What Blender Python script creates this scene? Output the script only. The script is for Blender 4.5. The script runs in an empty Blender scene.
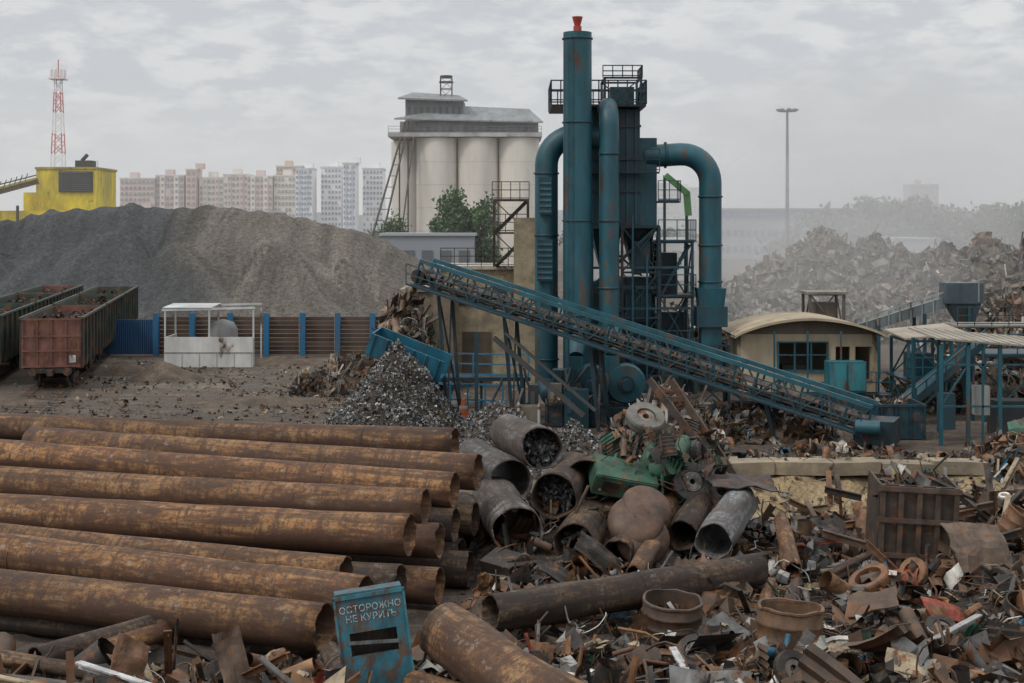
import bpy, math, random
from mathutils import Matrix, Vector, Euler, noise
random.seed(7)
sc=bpy.context.scene
R=random.uniform
def V(*a): return Vector(a)
def G(a,b): return math.exp(-(a*a+b*b))
def nz(x,y,s,z=0): return noise.noise(Vector((x*s,y*s,z)))
def fr(x,y,s,z=0): return noise.fractal(Vector((x*s,y*s,z)),0.8,2.0,5)
def lerp(a,b,t): return tuple(a[i]*(1-t)+b[i]*t for i in range(3))

# ---------------------------------------------------------------- materials
def new_mat(name):
    m=bpy.data.materials.new(name); m.use_nodes=True
    nt=m.node_tree; b=nt.nodes['Principled BSDF']
    return m,nt,b
def N(nt,t,**k):
    n=nt.nodes.new(t)
    for a,v in k.items(): setattr(n,a,v)
    return n
def noise_node(nt,vec,scale,detail=6,rough=.6,dist=0):
    n=N(nt,'ShaderNodeTexNoise'); n.inputs['Scale'].default_value=scale
    n.inputs['Detail'].default_value=min(detail,5); n.inputs['Roughness'].default_value=rough
    n.inputs['Distortion'].default_value=dist
    nt.links.new(vec,n.inputs['Vector']); return n.outputs['Fac']
def ramp(nt,fac,stops):
    r=N(nt,'ShaderNodeValToRGB'); e=r.color_ramp.elements
    while len(e)<len(stops): e.new(.5)
    for i,(p,c) in enumerate(stops):
        e[i].position=p; e[i].color=(c[0],c[1],c[2],1) if hasattr(c,'__len__') else (c,c,c,1)
    nt.links.new(fac,r.inputs[0]); return r.outputs[0]
def mixc(nt,fac,a,b,mode='MIX'):
    m=N(nt,'ShaderNodeMix',data_type='RGBA',blend_type=mode)
    def s(i,v):
        if hasattr(v,'is_output'): nt.links.new(v,m.inputs[i])
        elif hasattr(v,'__len__'): m.inputs[i].default_value=(v[0],v[1],v[2],1)
        else: m.inputs[i].default_value=v
    s(0,fac); s(6,a); s(7,b); return m.outputs[2]
def mathn(nt,op,a,b=None,clamp=False):
    m=N(nt,'ShaderNodeMath',operation=op,use_clamp=clamp)
    for i,v in enumerate((a,b)):
        if v is None: continue
        if hasattr(v,'is_output'): nt.links.new(v,m.inputs[i])
        else: m.inputs[i].default_value=v
    return m.outputs[0]
def bump(nt,b,h,st,dist):
    n=N(nt,'ShaderNodeBump'); n.inputs['Strength'].default_value=st; n.inputs['Distance'].default_value=dist
    nt.links.new(h,n.inputs['Height']); nt.links.new(n.outputs[0],b.inputs['Normal'])
def mat_gen(name,color=None,rough=.7,scale=1.5,var=.5,rust=.0,metal=0,bst=.3,bd=.02,mapscale=(1,1,1),rustcol=((.16,.065,.025),(.045,.022,.014)),dirt=.0):
    m,nt,b=new_mat(name)
    tc=N(nt,'ShaderNodeTexCoord'); mp=N(nt,'ShaderNodeMapping'); mp.inputs['Scale'].default_value=mapscale
    nt.links.new(tc.outputs['Object'],mp.inputs[0]); v=mp.outputs[0]
    if color is None:
        at=N(nt,'ShaderNodeAttribute',attribute_name='Col'); col=at.outputs['Color']
    else: col=color
    n1=noise_node(nt,v,scale,4,.65)
    col=mixc(nt,1.0,col,ramp(nt,n1,[(.3,1-var),(.7,1+var*.5)]),'MULTIPLY')
    if dirt>0:
        n3=noise_node(nt,v,scale*.4,4,.7)
        col=mixc(nt,ramp(nt,n3,[(.42,0),(.66,dirt)]),col,(.12,.10,.08))
    if rust>0:
        n2=noise_node(nt,v,scale*1.3,5,.7,.3)
        rc=ramp(nt,n1,[(.35,rustcol[1]),(.6,rustcol[0])])
        col=mixc(nt,ramp(nt,n2,[(.62-rust*.35,0),(.70-rust*.3,1)]),col,rc)
    nt.links.new(col,b.inputs['Base Color'])
    b.inputs['Roughness'].default_value=rough; b.inputs['Metallic'].default_value=metal
    if bst>0: bump(nt,b,noise_node(nt,v,scale*8,3,.7),bst,bd)
    return m
M_teal=mat_gen('teal_painted_steel',None,.5,1.1,.5,.15,0,.15,.01,(1,1,.3),((.11,.055,.03),(.045,.026,.018)))
M_scrap=mat_gen('scrap_metal',None,.62,2.2,.6,.24,.1,0,.02)
M_scrap_far=mat_gen('scrap_metal_far',None,.75,1.2,.4,.0,.0,0,.03)
M_chips=mat_gen('shredded_metal',None,.5,6,.5,.0,.3,0,.01)
M_wall=mat_gen('weathered_wall',None,.85,.6,.3,.05,0,.2,.02,(1,1,.4),dirt=.4)
M_far=mat_gen('distant_facade',None,.9,.05,.08,0,0,0,0)
M_conc=mat_gen('concrete',None,.9,1.6,.4,.0,0,.5,.03,dirt=.7)
M_silo=mat_gen('silo_concrete',None,.85,.35,.14,0,0,.2,.05,(1,1,.2),dirt=.15)
M_wag=mat_gen('wagon_paint',None,.7,1.5,.5,.3,0,.2,.01,(1,1,.6))
M_leaf=mat_gen('foliage',None,.7,.6,.4,0,0,0,0)
def pipe_mat(name,cols,under,lo=.62,shift=0):
    m,nt,b=new_mat(name)
    tc=N(nt,'ShaderNodeTexCoord'); oi=N(nt,'ShaderNodeObjectInfo')
    add=N(nt,'ShaderNodeVectorMath',operation='ADD'); nt.links.new(tc.outputs['Object'],add.inputs[0])
    nt.links.new(mathn(nt,'MULTIPLY',oi.outputs['Random'],60),add.inputs[1])
    mp=N(nt,'ShaderNodeMapping'); mp.inputs['Scale'].default_value=(.35,1.4,1.4); nt.links.new(add.outputs[0],mp.inputs[0])
    v=mp.outputs[0]
    big=noise_node(nt,v,1.5,5,.75,.5)
    fine=noise_node(nt,add.outputs[0],9,5,.75)
    c=ramp(nt,big,[(.36+shift,cols[0]),(.45+shift,cols[1]),(.52+shift,cols[2]),(.61+shift,cols[3])])
    c=mixc(nt,ramp(nt,fine,[(.38,.8),(.52,0)]),c,cols[0])
    mp2=N(nt,'ShaderNodeMapping'); mp2.inputs['Scale'].default_value=(3.,.5,.5); nt.links.new(add.outputs[0],mp2.inputs[0])
    st=noise_node(nt,mp2.outputs[0],1.7,5,.7,.2)
    c=mixc(nt,ramp(nt,st,[(.50,0),(.61,.85)]),c,cols[4])
    sp=noise_node(nt,add.outputs[0],3.1,5,.8)
    c=mixc(nt,ramp(nt,sp,[(.58,0),(.64,.6)]),c,cols[5])
    c=mixc(nt,ramp(nt,sp,[(.40,.85),(.46,0)]),c,cols[4])
    # long drip / scrape streaks running along the pipe
    mp3=N(nt,'ShaderNodeMapping'); mp3.inputs['Scale'].default_value=(.12,3.5,3.5); nt.links.new(add.outputs[0],mp3.inputs[0])
    lg=noise_node(nt,mp3.outputs[0],1.2,5,.7,.3)
    c=mixc(nt,ramp(nt,lg,[(.50,0),(.60,.7)]),c,cols[0])
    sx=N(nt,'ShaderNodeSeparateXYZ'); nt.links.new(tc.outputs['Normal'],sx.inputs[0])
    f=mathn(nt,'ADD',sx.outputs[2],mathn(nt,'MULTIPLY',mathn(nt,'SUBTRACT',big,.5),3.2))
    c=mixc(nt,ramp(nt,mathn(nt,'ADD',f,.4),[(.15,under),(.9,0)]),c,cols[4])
    c=mixc(nt,1.0,c,mixc(nt,oi.outputs['Random'],(lo,lo,lo),(1.08,1.02,.98)),'MULTIPLY')
    nt.links.new(c,b.inputs['Base Color']); b.inputs['Roughness'].default_value=.8
    bump(nt,b,fine,.6,.015)
    return m
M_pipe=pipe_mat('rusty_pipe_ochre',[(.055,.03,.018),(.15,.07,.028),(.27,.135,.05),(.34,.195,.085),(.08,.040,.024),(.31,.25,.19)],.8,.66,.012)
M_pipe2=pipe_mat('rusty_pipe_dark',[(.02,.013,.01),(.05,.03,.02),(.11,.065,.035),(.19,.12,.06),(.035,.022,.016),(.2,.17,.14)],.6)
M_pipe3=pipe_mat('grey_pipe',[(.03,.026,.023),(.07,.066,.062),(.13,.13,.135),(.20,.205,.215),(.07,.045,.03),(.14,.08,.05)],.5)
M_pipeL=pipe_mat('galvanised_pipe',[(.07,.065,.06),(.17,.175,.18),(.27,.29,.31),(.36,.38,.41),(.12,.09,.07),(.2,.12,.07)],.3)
def ground_mat():
    m,nt,b=new_mat('dirt_yard'); tc=N(nt,'ShaderNodeTexCoord'); v=tc.outputs['Object']
    n1=noise_node(nt,v,.07,5,.7); n2=noise_node(nt,v,.45,5,.75); n3=noise_node(nt,v,4,4,.85)
    c=ramp(nt,n1,[(.38,(.075,.055,.04)),(.5,(.13,.10,.074)),(.62,(.19,.155,.12))])
    c=mixc(nt,ramp(nt,n2,[(.42,.8),(.56,0)]),c,(.05,.037,.028))
    c=mixc(nt,1,c,ramp(nt,n3,[(.3,.4),(.7,1.5)]),'MULTIPLY')
    mp=N(nt,'ShaderNodeMapping'); mp.inputs['Scale'].default_value=(.05,.7,1); mp.inputs['Rotation'].default_value=(0,0,.15)
    nt.links.new(v,mp.inputs[0]); t=noise_node(nt,mp.outputs[0],1.0,5,.65,.5)
    c=mixc(nt,ramp(nt,t,[(.49,0),(.56,.7)]),c,(.065,.048,.036))
    nt.links.new(c,b.inputs['Base Color'])
    nt.links.new(ramp(nt,n2,[(.3,.5),(.5,.95)]),b.inputs['Roughness'])
    bump(nt,b,n3,.9,.1); return m
M_ground=ground_mat()
def soil_mat(name,a,bb,c2,sc_=1.0):
    m,nt,b=new_mat(name); tc=N(nt,'ShaderNodeTexCoord'); v=tc.outputs['Object']
    n2=noise_node(nt,v,.9*sc_,5,.7); n3=noise_node(nt,v,9*sc_,4,.75)
    c=ramp(nt,n2,[(.35,a),(.5,bb),(.65,c2)])
    c=mixc(nt,1,c,ramp(nt,n3,[(.3,.5),(.7,1.4)]),'MULTIPLY')
    nt.links.new(c,b.inputs['Base Color']); b.inputs['Roughness'].default_value=.95
    bump(nt,b,n3,.8,.06); return m
M_soil=soil_mat('scrap_soil',(.022,.018,.014),(.05,.038,.028),(.10,.07,.045))
M_soilfar=soil_mat('hazed_scrap_soil',(.05,.042,.035),(.09,.075,.06),(.13,.11,.09),.5)  # soil of the far mound, lightened in colour to imitate haze
M_sand=soil_mat('sandy_earth',(.15,.105,.06),(.27,.20,.11),(.36,.28,.17))
M_brown=soil_mat('brown_earth',(.05,.04,.03),(.09,.065,.045),(.13,.10,.07))
def gravel_mat():
    m,nt,b=new_mat('gravel'); tc=N(nt,'ShaderNodeTexCoord'); v=tc.outputs['Object']
    at=N(nt,'ShaderNodeAttribute',attribute_name='Col')
    n1=noise_node(nt,v,.12,5,.6); n3=noise_node(nt,v,2.2,5,.85); n4=noise_node(nt,v,5,3,.9)
    c=mixc(nt,1,at.outputs['Color'],ramp(nt,n1,[(.35,.8),(.65,1.15)]),'MULTIPLY')
    c=mixc(nt,1,c,ramp(nt,n3,[(.32,.4),(.68,1.6)]),'MULTIPLY')
    c=mixc(nt,1,c,ramp(nt,n4,[(.35,.6),(.65,1.4)]),'MULTIPLY')
    nt.links.new(c,b.inputs['Base Color']); b.inputs['Roughness'].default_value=.95
    bump(nt,b,n3,1.0,.4); return m
M_gravel=gravel_mat()

# ---------------------------------------------------------------- mesh builder
class MB:
    def __init__(s): s.v=[];s.f=[];s.c=[];s.s=[]
    def add(s,vs,fs,col,M=None,smooth=False):
        o=len(s.v)
        if M is not None: s.v.extend([tuple(M@Vector(p)) for p in vs])
        else: s.v.extend([tuple(p) for p in vs])
        for f in fs:
            s.f.append([i+o for i in f]); s.c.append(col); s.s.append(smooth)
    def box(s,c,sz,col,rot=None):
        x,y,z=[a/2 for a in sz]
        vs=[(-x,-y,-z),(x,-y,-z),(x,y,-z),(-x,y,-z),(-x,-y,z),(x,-y,z),(x,y,z),(-x,y,z)]
        fs=[(0,3,2,1),(4,5,6,7),(0,1,5,4),(1,2,6,5),(2,3,7,6),(3,0,4,7)]
        M=Matrix.Translation(c)
        if rot is not None: M=M@(rot if isinstance(rot,Matrix) else Euler(rot).to_matrix().to_4x4())
        s.add(vs,fs,col,M)
    def span(s,x0,x1,y0,y1,z0,z1,col): s.box(((x0+x1)/2,(y0+y1)/2,(z0+z1)/2),(abs(x1-x0),abs(y1-y0),abs(z1-z0)),col)
    def beam(s,p,q,w,h,col):
        p=Vector(p);q=Vector(q);d=q-p;L=d.length
        if L<1e-4: return
        x=d/L; up=Vector((0,0,1)) if abs(x.z)<.95 else Vector((0,1,0))
        y=up.cross(x).normalized(); z=x.cross(y)
        M=Matrix((x,y,z)).transposed().to_4x4(); 
        s.box((p+q)/2,(L,w,h),col,M)
    def tube(s,path,r,col,n=16,caps=True):
        path=[Vector(p) for p in path]; rs=r if hasattr(r,'__len__') else [r]*len(path)
        rings=[];prev=None
        for i,p in enumerate(path):
            t=(path[min(i+1,len(path)-1)]-path[max(i-1,0)]).normalized()
            if prev is None:
                a=Vector((0,0,1)) if abs(t.z)<.9 else Vector((1,0,0))
                u=t.cross(a).normalized()
            else: u=(prev-t*prev.dot(t)).normalized()
            prev=u; w=t.cross(u)
            rings.append([p+(u*math.cos(2*math.pi*k/n)+w*math.sin(2*math.pi*k/n))*rs[i] for k in range(n)])
        vs=[v for r_ in rings for v in r_]; fs=[]
        for i in range(len(path)-1):
            for k in range(n):
                k2=(k+1)%n; fs.append((i*n+k,i*n+k2,(i+1)*n+k2,(i+1)*n+k))
        s.add(vs,fs,col,None,True)
        if caps:
            s.add(rings[0],[tuple(range(n))],col); s.add(rings[-1],[tuple(range(n))],col)
    def cyl(s,p,q,r,col,n=16,caps=True,r1=None): s.tube([p,q],[r,r if r1 is None else r1],col,n,caps)
    def dish(s,c,axis,r,col,n=32):
        ax=Vector(axis).normalized(); c=Vector(c)
        prof=[(1,0),(1.0,.08),(.93,.2),(.75,.31),(.45,.38),(.05,.40)]
        s.tube([c+ax*(h*r) for _,h in prof],[q*r for q,_ in prof],col,n,False)
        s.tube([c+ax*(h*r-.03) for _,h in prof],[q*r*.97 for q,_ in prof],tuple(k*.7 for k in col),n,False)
    def ring(s,c,axis,Ro,Ri,w,col,n=24):
        ax=Vector(axis).normalized(); a=Vector((0,0,1)) if abs(ax.z)<.9 else Vector((1,0,0))
        u=ax.cross(a).normalized(); wv=ax.cross(u); c=Vector(c); vs=[]
        prof=[(Ri,-w/2),(Ro-.12*(Ro-Ri),-w/2),(Ro,-w*.3),(Ro,w*.3),(Ro-.12*(Ro-Ri),w/2),(Ri,w/2)]
        m=len(prof)
        for k in range(n):
            d=u*math.cos(2*math.pi*k/n)+wv*math.sin(2*math.pi*k/n)
            for (rr,h) in prof: vs.append(c+d*rr+ax*h)
        fs=[(k*m+j,((k+1)%n)*m+j,((k+1)%n)*m+(j+1)%m,k*m+(j+1)%m) for k in range(n) for j in range(m)]
        s.add(vs,fs,col,None,False)
    def obj(s,name,mat,parent=None,M=None):
        me=bpy.data.meshes.new(name); me.from_pydata(s.v,[],s.f); 
        ca=me.color_attributes.new('Col','FLOAT_COLOR','CORNER')
        arr=[]
        for f,c in zip(s.f,s.c): arr.extend([c[0],c[1],c[2],1.0]*len(f))
        ca.data.foreach_set('color',arr)
        me.polygons.foreach_set('use_smooth',s.s); me.update()
        me.materials.append(mat)
        o=bpy.data.objects.new(name,me); sc.collection.objects.link(o)
        if M is not None: o.matrix_world=M
        if parent is not None: o.parent=parent
        return o
def empty(name,loc=(0,0,0)):
    e=bpy.data.objects.new(name,None); e.location=loc; sc.collection.objects.link(e); return e
def arc(c,r,a0,a1,u,w,n=8):
    c=Vector(c);u=Vector(u);w=Vector(w)
    return [c+u*r*math.cos(a0+(a1-a0)*i/n)+w*r*math.sin(a0+(a1-a0)*i/n) for i in range(n+1)]
def railing(mb,pts,h,col,step=1.0,w=.045):
    for a,b in zip(pts[:-1],pts[1:]):
        a=Vector(a);b=Vector(b);L=(b-a).length;n=max(1,int(L/step))
        for i in range(n+1):
            p=a.lerp(b,i/n); mb.beam(p,p+V(0,0,h),w,w,col)
        for hh in (h,h*.55,.1): mb.beam(a+V(0,0,hh),b+V(0,0,hh),w,w,col)
def frame(mb,x0,x1,y0,y1,z0,z1,levels,col,w=.18,brace=True):
    zs=[z0+(z1-z0)*i/levels for i in range(levels+1)]
    cs=[(x0,y0),(x1,y0),(x1,y1),(x0,y1)]
    for x,y in cs: mb.beam((x,y,z0),(x,y,z1),w,w,col)
    for z in zs[1:]:
        for i in range(4):
            a=cs[i];b=cs[(i+1)%4]; mb.beam((a[0],a[1],z),(b[0],b[1],z),w*.8,w*.8,col)
    if brace:
        for j in range(levels):
            for i in range(4):
                a=cs[i];b=cs[(i+1)%4]; 
                if (i+j)%2: a,b=b,a
                mb.beam((a[0],a[1],zs[j]),(b[0],b[1],zs[j+1]),w*.5,w*.5,col)

# ---------------------------------------------------------------- scrap pieces
DK=(.032,.027,.022);BR=(.09,.058,.038);RU=(.17,.085,.042);RU2=(.25,.13,.06);GR=(.15,.148,.142);LG=(.36,.35,.33)
BL=(.03,.13,.20);RD=(.30,.06,.035);GN=(.04,.11,.075);WH=(.60,.57,.52);TN=(.30,.24,.16)
PAL=[DK]*7+[BR]*8+[RU]*6+[RU2]*2+[GR]*5+[LG]*2+[TN]*2+[BL,GN,WH]
PAL2=[DK]*19+[BR]*20+[RU]*12+[RU2]*4+[GR]*12+[LG]*5+[TN]*7+[BL,BL,GN]+[WH]*2+[RD]*2
def pc(p): 
    c=random.choice(p); k=R(.7,1.25); return (c[0]*k,c[1]*k,c[2]*k)
def piece(mb,loc,s,pal,kinds='pppprrbbtcs',flat=.0):
    e=Euler((R(-3.14,3.14),R(-3.14,3.14),R(-3.14,3.14))) if random.random()>flat else Euler((R(-.4,.4),R(-.4,.4),R(-3.14,3.14)))
    M=Matrix.Translation(loc)@e.to_matrix().to_4x4(); k=random.choice(kinds); col=pc(pal)
    if k=='p':
        w=s*R(.25,.7); n=4; a=R(-1.2,1.2); vs=[]
        for i in range(n+1):
            t=i/n-.5; x=s*t; z=a*s*(t*t)+R(-.04,.04)*s
            for j in (-.5,.5): vs.append((x+R(-.03,.03)*s,w*j*(1+R(-.15,.15)),z+R(-.05,.05)*s))
        fs=[(2*i,2*i+1,2*i+3,2*i+2) for i in range(n)]
        mb.add(vs,fs,col,M)
    elif k=='c':
        n=4; vs=[(s*(i/n-.5)+R(-.1,.1)*s,s*.7*(j/n-.5)+R(-.1,.1)*s,R(-.18,.18)*s) for i in range(n+1) for j in range(n+1)]
        fs=[(i*(n+1)+j,(i+1)*(n+1)+j,(i+1)*(n+1)+j+1,i*(n+1)+j+1) for i in range(n) for j in range(n)]
        mb.add(vs,fs,col,M)
    elif k=='b':
        L=s*R(.9,2.0); w=s*R(.05,.12)
        vs=[(-L/2,0,w),(-L/2,0,0),(-L/2,w,0),(L/2,0,w),(L/2,0,0),(L/2,w,0)]
        mb.add(vs,[(0,1,4,3),(1,2,5,4)],col,M)
    elif k=='r':
        L=s*R(.8,1.8); r=max(.012,s*R(.015,.04)); p=[(-L/2,0,0),(-L*.15,R(-.15,.15)*L,R(-.1,.1)*L),(L*.2,R(-.2,.2)*L,R(-.1,.1)*L),(L/2,R(-.1,.1)*L,R(-.2,.2)*L)]
        t=MB(); t.tube(p,r,col,5,False); mb.add(t.v,t.f,col,M,True)
    elif k=='h':
        r0=s*R(.3,.6); a0=R(0,6); n=14; tr=R(2,7); p=[(r0*math.cos(a0+tr*i/n)*(1+.15*math.sin(i)),r0*math.sin(a0+tr*i/n),s*.25*i/n) for i in range(n+1)]
        t=MB(); t.tube(p,max(.01,s*.015),col,4,False); mb.add(t.v,t.f,col,M,True)
    elif k=='t':
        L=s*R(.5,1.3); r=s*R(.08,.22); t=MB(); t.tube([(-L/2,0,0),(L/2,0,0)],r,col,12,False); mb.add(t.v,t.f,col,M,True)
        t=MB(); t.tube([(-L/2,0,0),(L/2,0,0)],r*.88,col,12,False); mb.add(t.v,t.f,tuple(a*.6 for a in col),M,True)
    elif k=='s':
        a,b,c=s*R(.3,.6),s*R(.2,.5),s*R(.15,.4)
        vs=[(x*a/2+R(-.06,.06)*s,y*b/2+R(-.06,.06)*s,z*c/2+R(-.05,.05)*s) for z in(-1,1) for x,y in((-1,-1),(1,-1),(1,1),(-1,1))]
        fs=[(0,3,2,1),(0,1,5,4),(1,2,6,5),(2,3,7,6),(3,0,4,7)]+([(4,5,6,7)] if random.random()<.5 else [])
        mb.add(vs,fs,col,M)
    elif k=='w':
        t=MB(); t.ring((0,0,0),(0,0,1),s*.32,s*R(.15,.24),s*.16,col,16); mb.add(t.v,t.f,col,M)
    elif k=='g':
        n=12; bend=R(-.5,.5); vs=[]
        for i in range(n+1):
            for j in range(4): 
                u_=i/n-.5; v_=j/3-.5; vs.append((s*1.2*u_,s*.9*v_,(.035*s if i%2 else -.035*s)+bend*s*v_*v_+.1*s*u_*v_))
        fs=[(i*4+j,(i+1)*4+j,(i+1)*4+j+1,i*4+j+1) for i in range(n) for j in range(3)]
        mb.add(vs,fs,col,M)
def hfield(name,fn,x0,x1,y0,y1,st,mat,colfn=None,smooth=True,zmin=-.3):
    mb=MB(); nx=int((x1-x0)/st)+1; ny=int((y1-y0)/st)+1
    vs=[(x0+i*st,y0+j*st,fn(x0+i*st,y0+j*st)) for j in range(ny) for i in range(nx)]
    mb.v=vs
    for j in range(ny-1):
        for i in range(nx-1):
            q=(j*nx+i,j*nx+i+1,(j+1)*nx+i+1,(j+1)*nx+i)
            if max(vs[a][2] for a in q)<=zmin+.01: continue
            mb.f.append(q); mb.s.append(smooth); mb.c.append(colfn(*vs[q[0]]) if colfn else (.1,.1,.1))
    return mb.obj(name,mat)

# ---------------------------------------------------------------- ground
g=MB(); g.add([(-4000,-200,0),(4000,-200,0),(4000,6000,0),(-4000,6000,0)],[(0,1,2,3)],(.1,.1,.1)); g.obj('ground',M_ground)

# ---------------------------------------------------------------- gravel pile
prof=[(-95,8.2),(-80,9.2),(-68,9.0),(-60,9.4),(-54,9.7),(-47.7,10.8),(-43,11.1),(-40.3,11.5),(-37,10.9),(-33,11.4),(-28.2,10.9),(-22.4,10.1),(-17.1,8.7),(-13.4,7.1),(-9.6,4.2)]
cones=[]
x=-95
while x<-9.6:
    for (xa,ha),(xb,hb) in zip(prof[:-1],prof[1:]):
        if xa<=x<=xb: h=ha+(hb-ha)*(x-xa)/(xb-xa)
    cones.append((x,150.5+.8*math.sin(x*.5),h)); x+=2.6
spurs=[(-66,141.5,6.3),(-55,143,7.6),(-46,141.5,6.6),(-40,144,8.8),(-33,142.8,7.4),(-24,144,7.4),(-17,145,5.6),(-29,141,5.0),(-60,139,4.2),(-12.5,147,4.0),(-50,138.5,3.6)]
cones+=spurs
def gmax(x,y):
    xx=x+nz(x,y,.15,3)*1.4; yy=y+nz(x,y,.15,9)*1.4
    acc=0; best=-99;bi=0
    for i,(cx,cy,h) in enumerate(cones):
        d=math.hypot(xx-cx,yy-cy); v=h-(math.sqrt(d*d+.8)-.6)*.68
        if v>best: best=v;bi=i
        if v>-4: acc+=math.exp(v*3.5)
    return (math.log(acc)/3.5 if acc>0 else -9),bi,xx,yy
def streak(bi,xx,yy):
    cx,cy,h=cones[bi]
    if bi<len(cones)-len(spurs): return noise.noise(Vector((xx*.9,1.5,3.3)))+.5*noise.noise(Vector((xx*2.3,7,1)))
    a=math.atan2(yy-cy,xx-cx); return noise.noise(Vector((a*5,bi*3.1,0)))+.5*noise.noise(Vector((a*13,bi*7.1,0)))
def gh(x,y):
    m,bi,xx,yy=gmax(x,y)
    m+=streak(bi,xx,yy)*.22+nz(x,y,1.1)*.14+nz(x,y,2.6)*.1
    return max(m,-.3)
def gcol(x,y,z):
    m,bi,xx,yy=gmax(x,y)
    t=1/(1+math.exp(-(x+32+nz(x,y,.1)*7)*.9)); 
    c=lerp((.058,.061,.064),(.150,.132,.110),t)
    k=1+.55*streak(bi,xx,yy)
    return tuple(max(.02,q*k) for q in c)
hfield('gravel_pile',gh,-95,2,127,168,.42,M_gravel,gcol)

# ---------------------------------------------------------------- fence, shelter, heaps
F=MB()
for px in (-24.5,-22,-19.4,-16.9,-14.4,-12,-9.6,-7.2,-4.8): F.span(px-.18,px+.18,97.7,98.1,0,2.95,(.02,.13,.26))
for i in range(9):
    for j in range(8):
        a=-24.5+2.45*j; k=R(.6,1.4); F.box((a+1.22,98.25,.2+.29*i),(2.4,.06,.26),tuple(c*k for c in (.075,.045,.032)))
F.obj('board_fence',M_wall)
F=MB()
for i in range(24): F.span(-28.0+i*.145,-27.9+i*.145,97.8,97.9+.05*(i%2),.1,2.5,(.015,.08,.2))
F.span(-28,-24.6,97.95,98.02,.1,2.5,(.015,.08,.2)); F.obj('sheet_metal_fence',M_wall)
e=empty('yard_shelter')
s=MB(); s.span(-22,-16.4,90,90.12,0,1.9,(.6,.6,.58)); s.span(-22,-21.9,90.12,93,0,1.9,(.5,.5,.5)); s.span(-22.05,-16.35,89.97,89.997,.9,.96,(.3,.3,.3))
for i in range(5): s.span(-20.9+i*1.1,-20.86+i*1.1,89.975,89.996,0,.9,(.35,.35,.35))
s.obj('low_wall',M_wall,e)
s=MB()
for x in (-22,-19.2,-16.4):
    for y in (90.2,93): s.beam((x,y,0),(x,y,3.6),.1,.1,(.5,.52,.53))
s.beam((-22.2,90.2,3.6),(-16.3,90.2,3.75),.14,.12,(.6,.62,.62)); s.beam((-22.2,93,3.7),(-16.3,93,3.85),.14,.12,(.6,.62,.62))
s.box((-20.6,91.6,3.80),(3.1,3.0,.06),(.5,.52,.52),(.04,0,0)); s.obj('roof_frame',M_wall,e)
s=MB(); s.tube([(-18.6,91.5,1.4),(-18.6,91.5,2.3),(-18.6,91.5,2.75),(-18.6,91.5,2.95)],[.95,.95,.7,.1],(.24,.24,.24),18); s.beam((-18.6,91.5,0),(-18.6,91.5,1.5),1.2,1.2,(.2,.2,.2)); s.obj('water_tank',M_wall,e)
def heap(name,cx,cy,r,h,mat,st=.2,ax=1):
    def f(x,y):
        d=math.hypot((x-cx)/ax,y-cy)/r; return max(-.3,h*(1-d)*1.0+fr(x,y,.9)*.12*h-.05)
    return f,hfield(name,f,cx-r*ax*1.3,cx+r*ax*1.3,cy-r*1.3,cy+r*1.3,st,mat)
heap('dirt_heap',-20.3,83,2.0,1.15,M_brown,.15,1.2); heap('dirt_heap',-23.5,86,1.6,.9,M_brown,.15,1.3); heap('dirt_heap',-25.5,72,1.2,.35,M_brown,.15,2.5)
heap('dirt_heap',-12.5,72,2.2,.4,M_brown,.15,2.2); heap('dirt_heap',-15,92,2,.6,M_brown,.2,2.2)

# ---------------------------------------------------------------- wagons
def wagon(loc,ang,c1,c2):
    w=MB(); L=13.0; W=1.55
    w.span(-W,W,0,.08,1.3,3.9,c1); w.span(-W,W,L-.08,L,1.3,3.9,c1)
    w.span(-W,-W+.07,.08,L-.08,1.3,3.9,c2); w.span(W-.07,W,.08,L-.08,1.3,3.9,c2)
    w.span(-W,W,0.1,L-.1,1.15,1.29,DK)
    for i in range(8):
        y=.1+i*(L-.3)/7
        for sx in (-1,1): w.span(sx*(W+.005),sx*(W+.13),y,y+.16,1.2,3.85,tuple(a*.8 for a in c2))
    for x in (-1.5,-.75,0,.75,1.42): w.span(x-.06,x+.06,-.09,-.003,1.2,3.85,tuple(a*.75 for a in c1))
    for z in (1.25,2.1,2.9,3.82): w.span(-W,W,-.12,-.094,z,z+.1,tuple(a*.85 for a in c1))
    for sx in (-1,1): w.span(sx*(W+.01),sx*(W+.16),0,L,3.86,3.98,c2)
    w.span(-1.1,1.1,-.3,-.13,.95,1.18,DK)
    w.span(.95,1.3,-.125,-.121,1.5,1.9,(.5,.5,.48))
    for sx in (-.9,.9): w.cyl((sx,-.6,1.05),(sx,-.3,1.05),.1,DK,10); w.cyl((sx,-.65,1.05),(sx,-.6,1.05),.22,DK,12)
    w.box((0,-.5,1.0),(.3,.8,.3),DK)
    for yb in (2.2,10.8):
        for dy in (-.92,.92):
            for sx in (-.76,.76): w.cyl((sx-.07,yb+dy,.48),(sx+.07,yb+dy,.48),.47,(.05,.04,.035),18)
            w.cyl((-1.0,yb+dy,.48),(1.0,yb+dy,.48),.08,DK,8)
        for sx in (-1,1): w.box((sx*.98,yb,.6),(.16,2.5,.35),DK)
        w.box((0,yb,.9),(1.9,.4,.4),DK)
    w.box((0,6.5,.9),(.4,8,.35),DK)
    for i in range(260): piece(w,(R(-1.3,1.3),R(.4,L-.4),R(2.9,3.5)),R(.3,.8),[DK,DK,BR,(.04,.04,.04)],'pcs')
    return w.obj('freight_wagon',M_wag,None,Matrix.Translation(loc)@Matrix.Rotation(ang,4,'Z'))
a=math.atan2(4.9,26); dx,dy=-math.sin(a),math.cos(a); rx,ry=math.cos(a),math.sin(a)
RW=(.20,.085,.065); GW=(.04,.065,.05)
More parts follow.
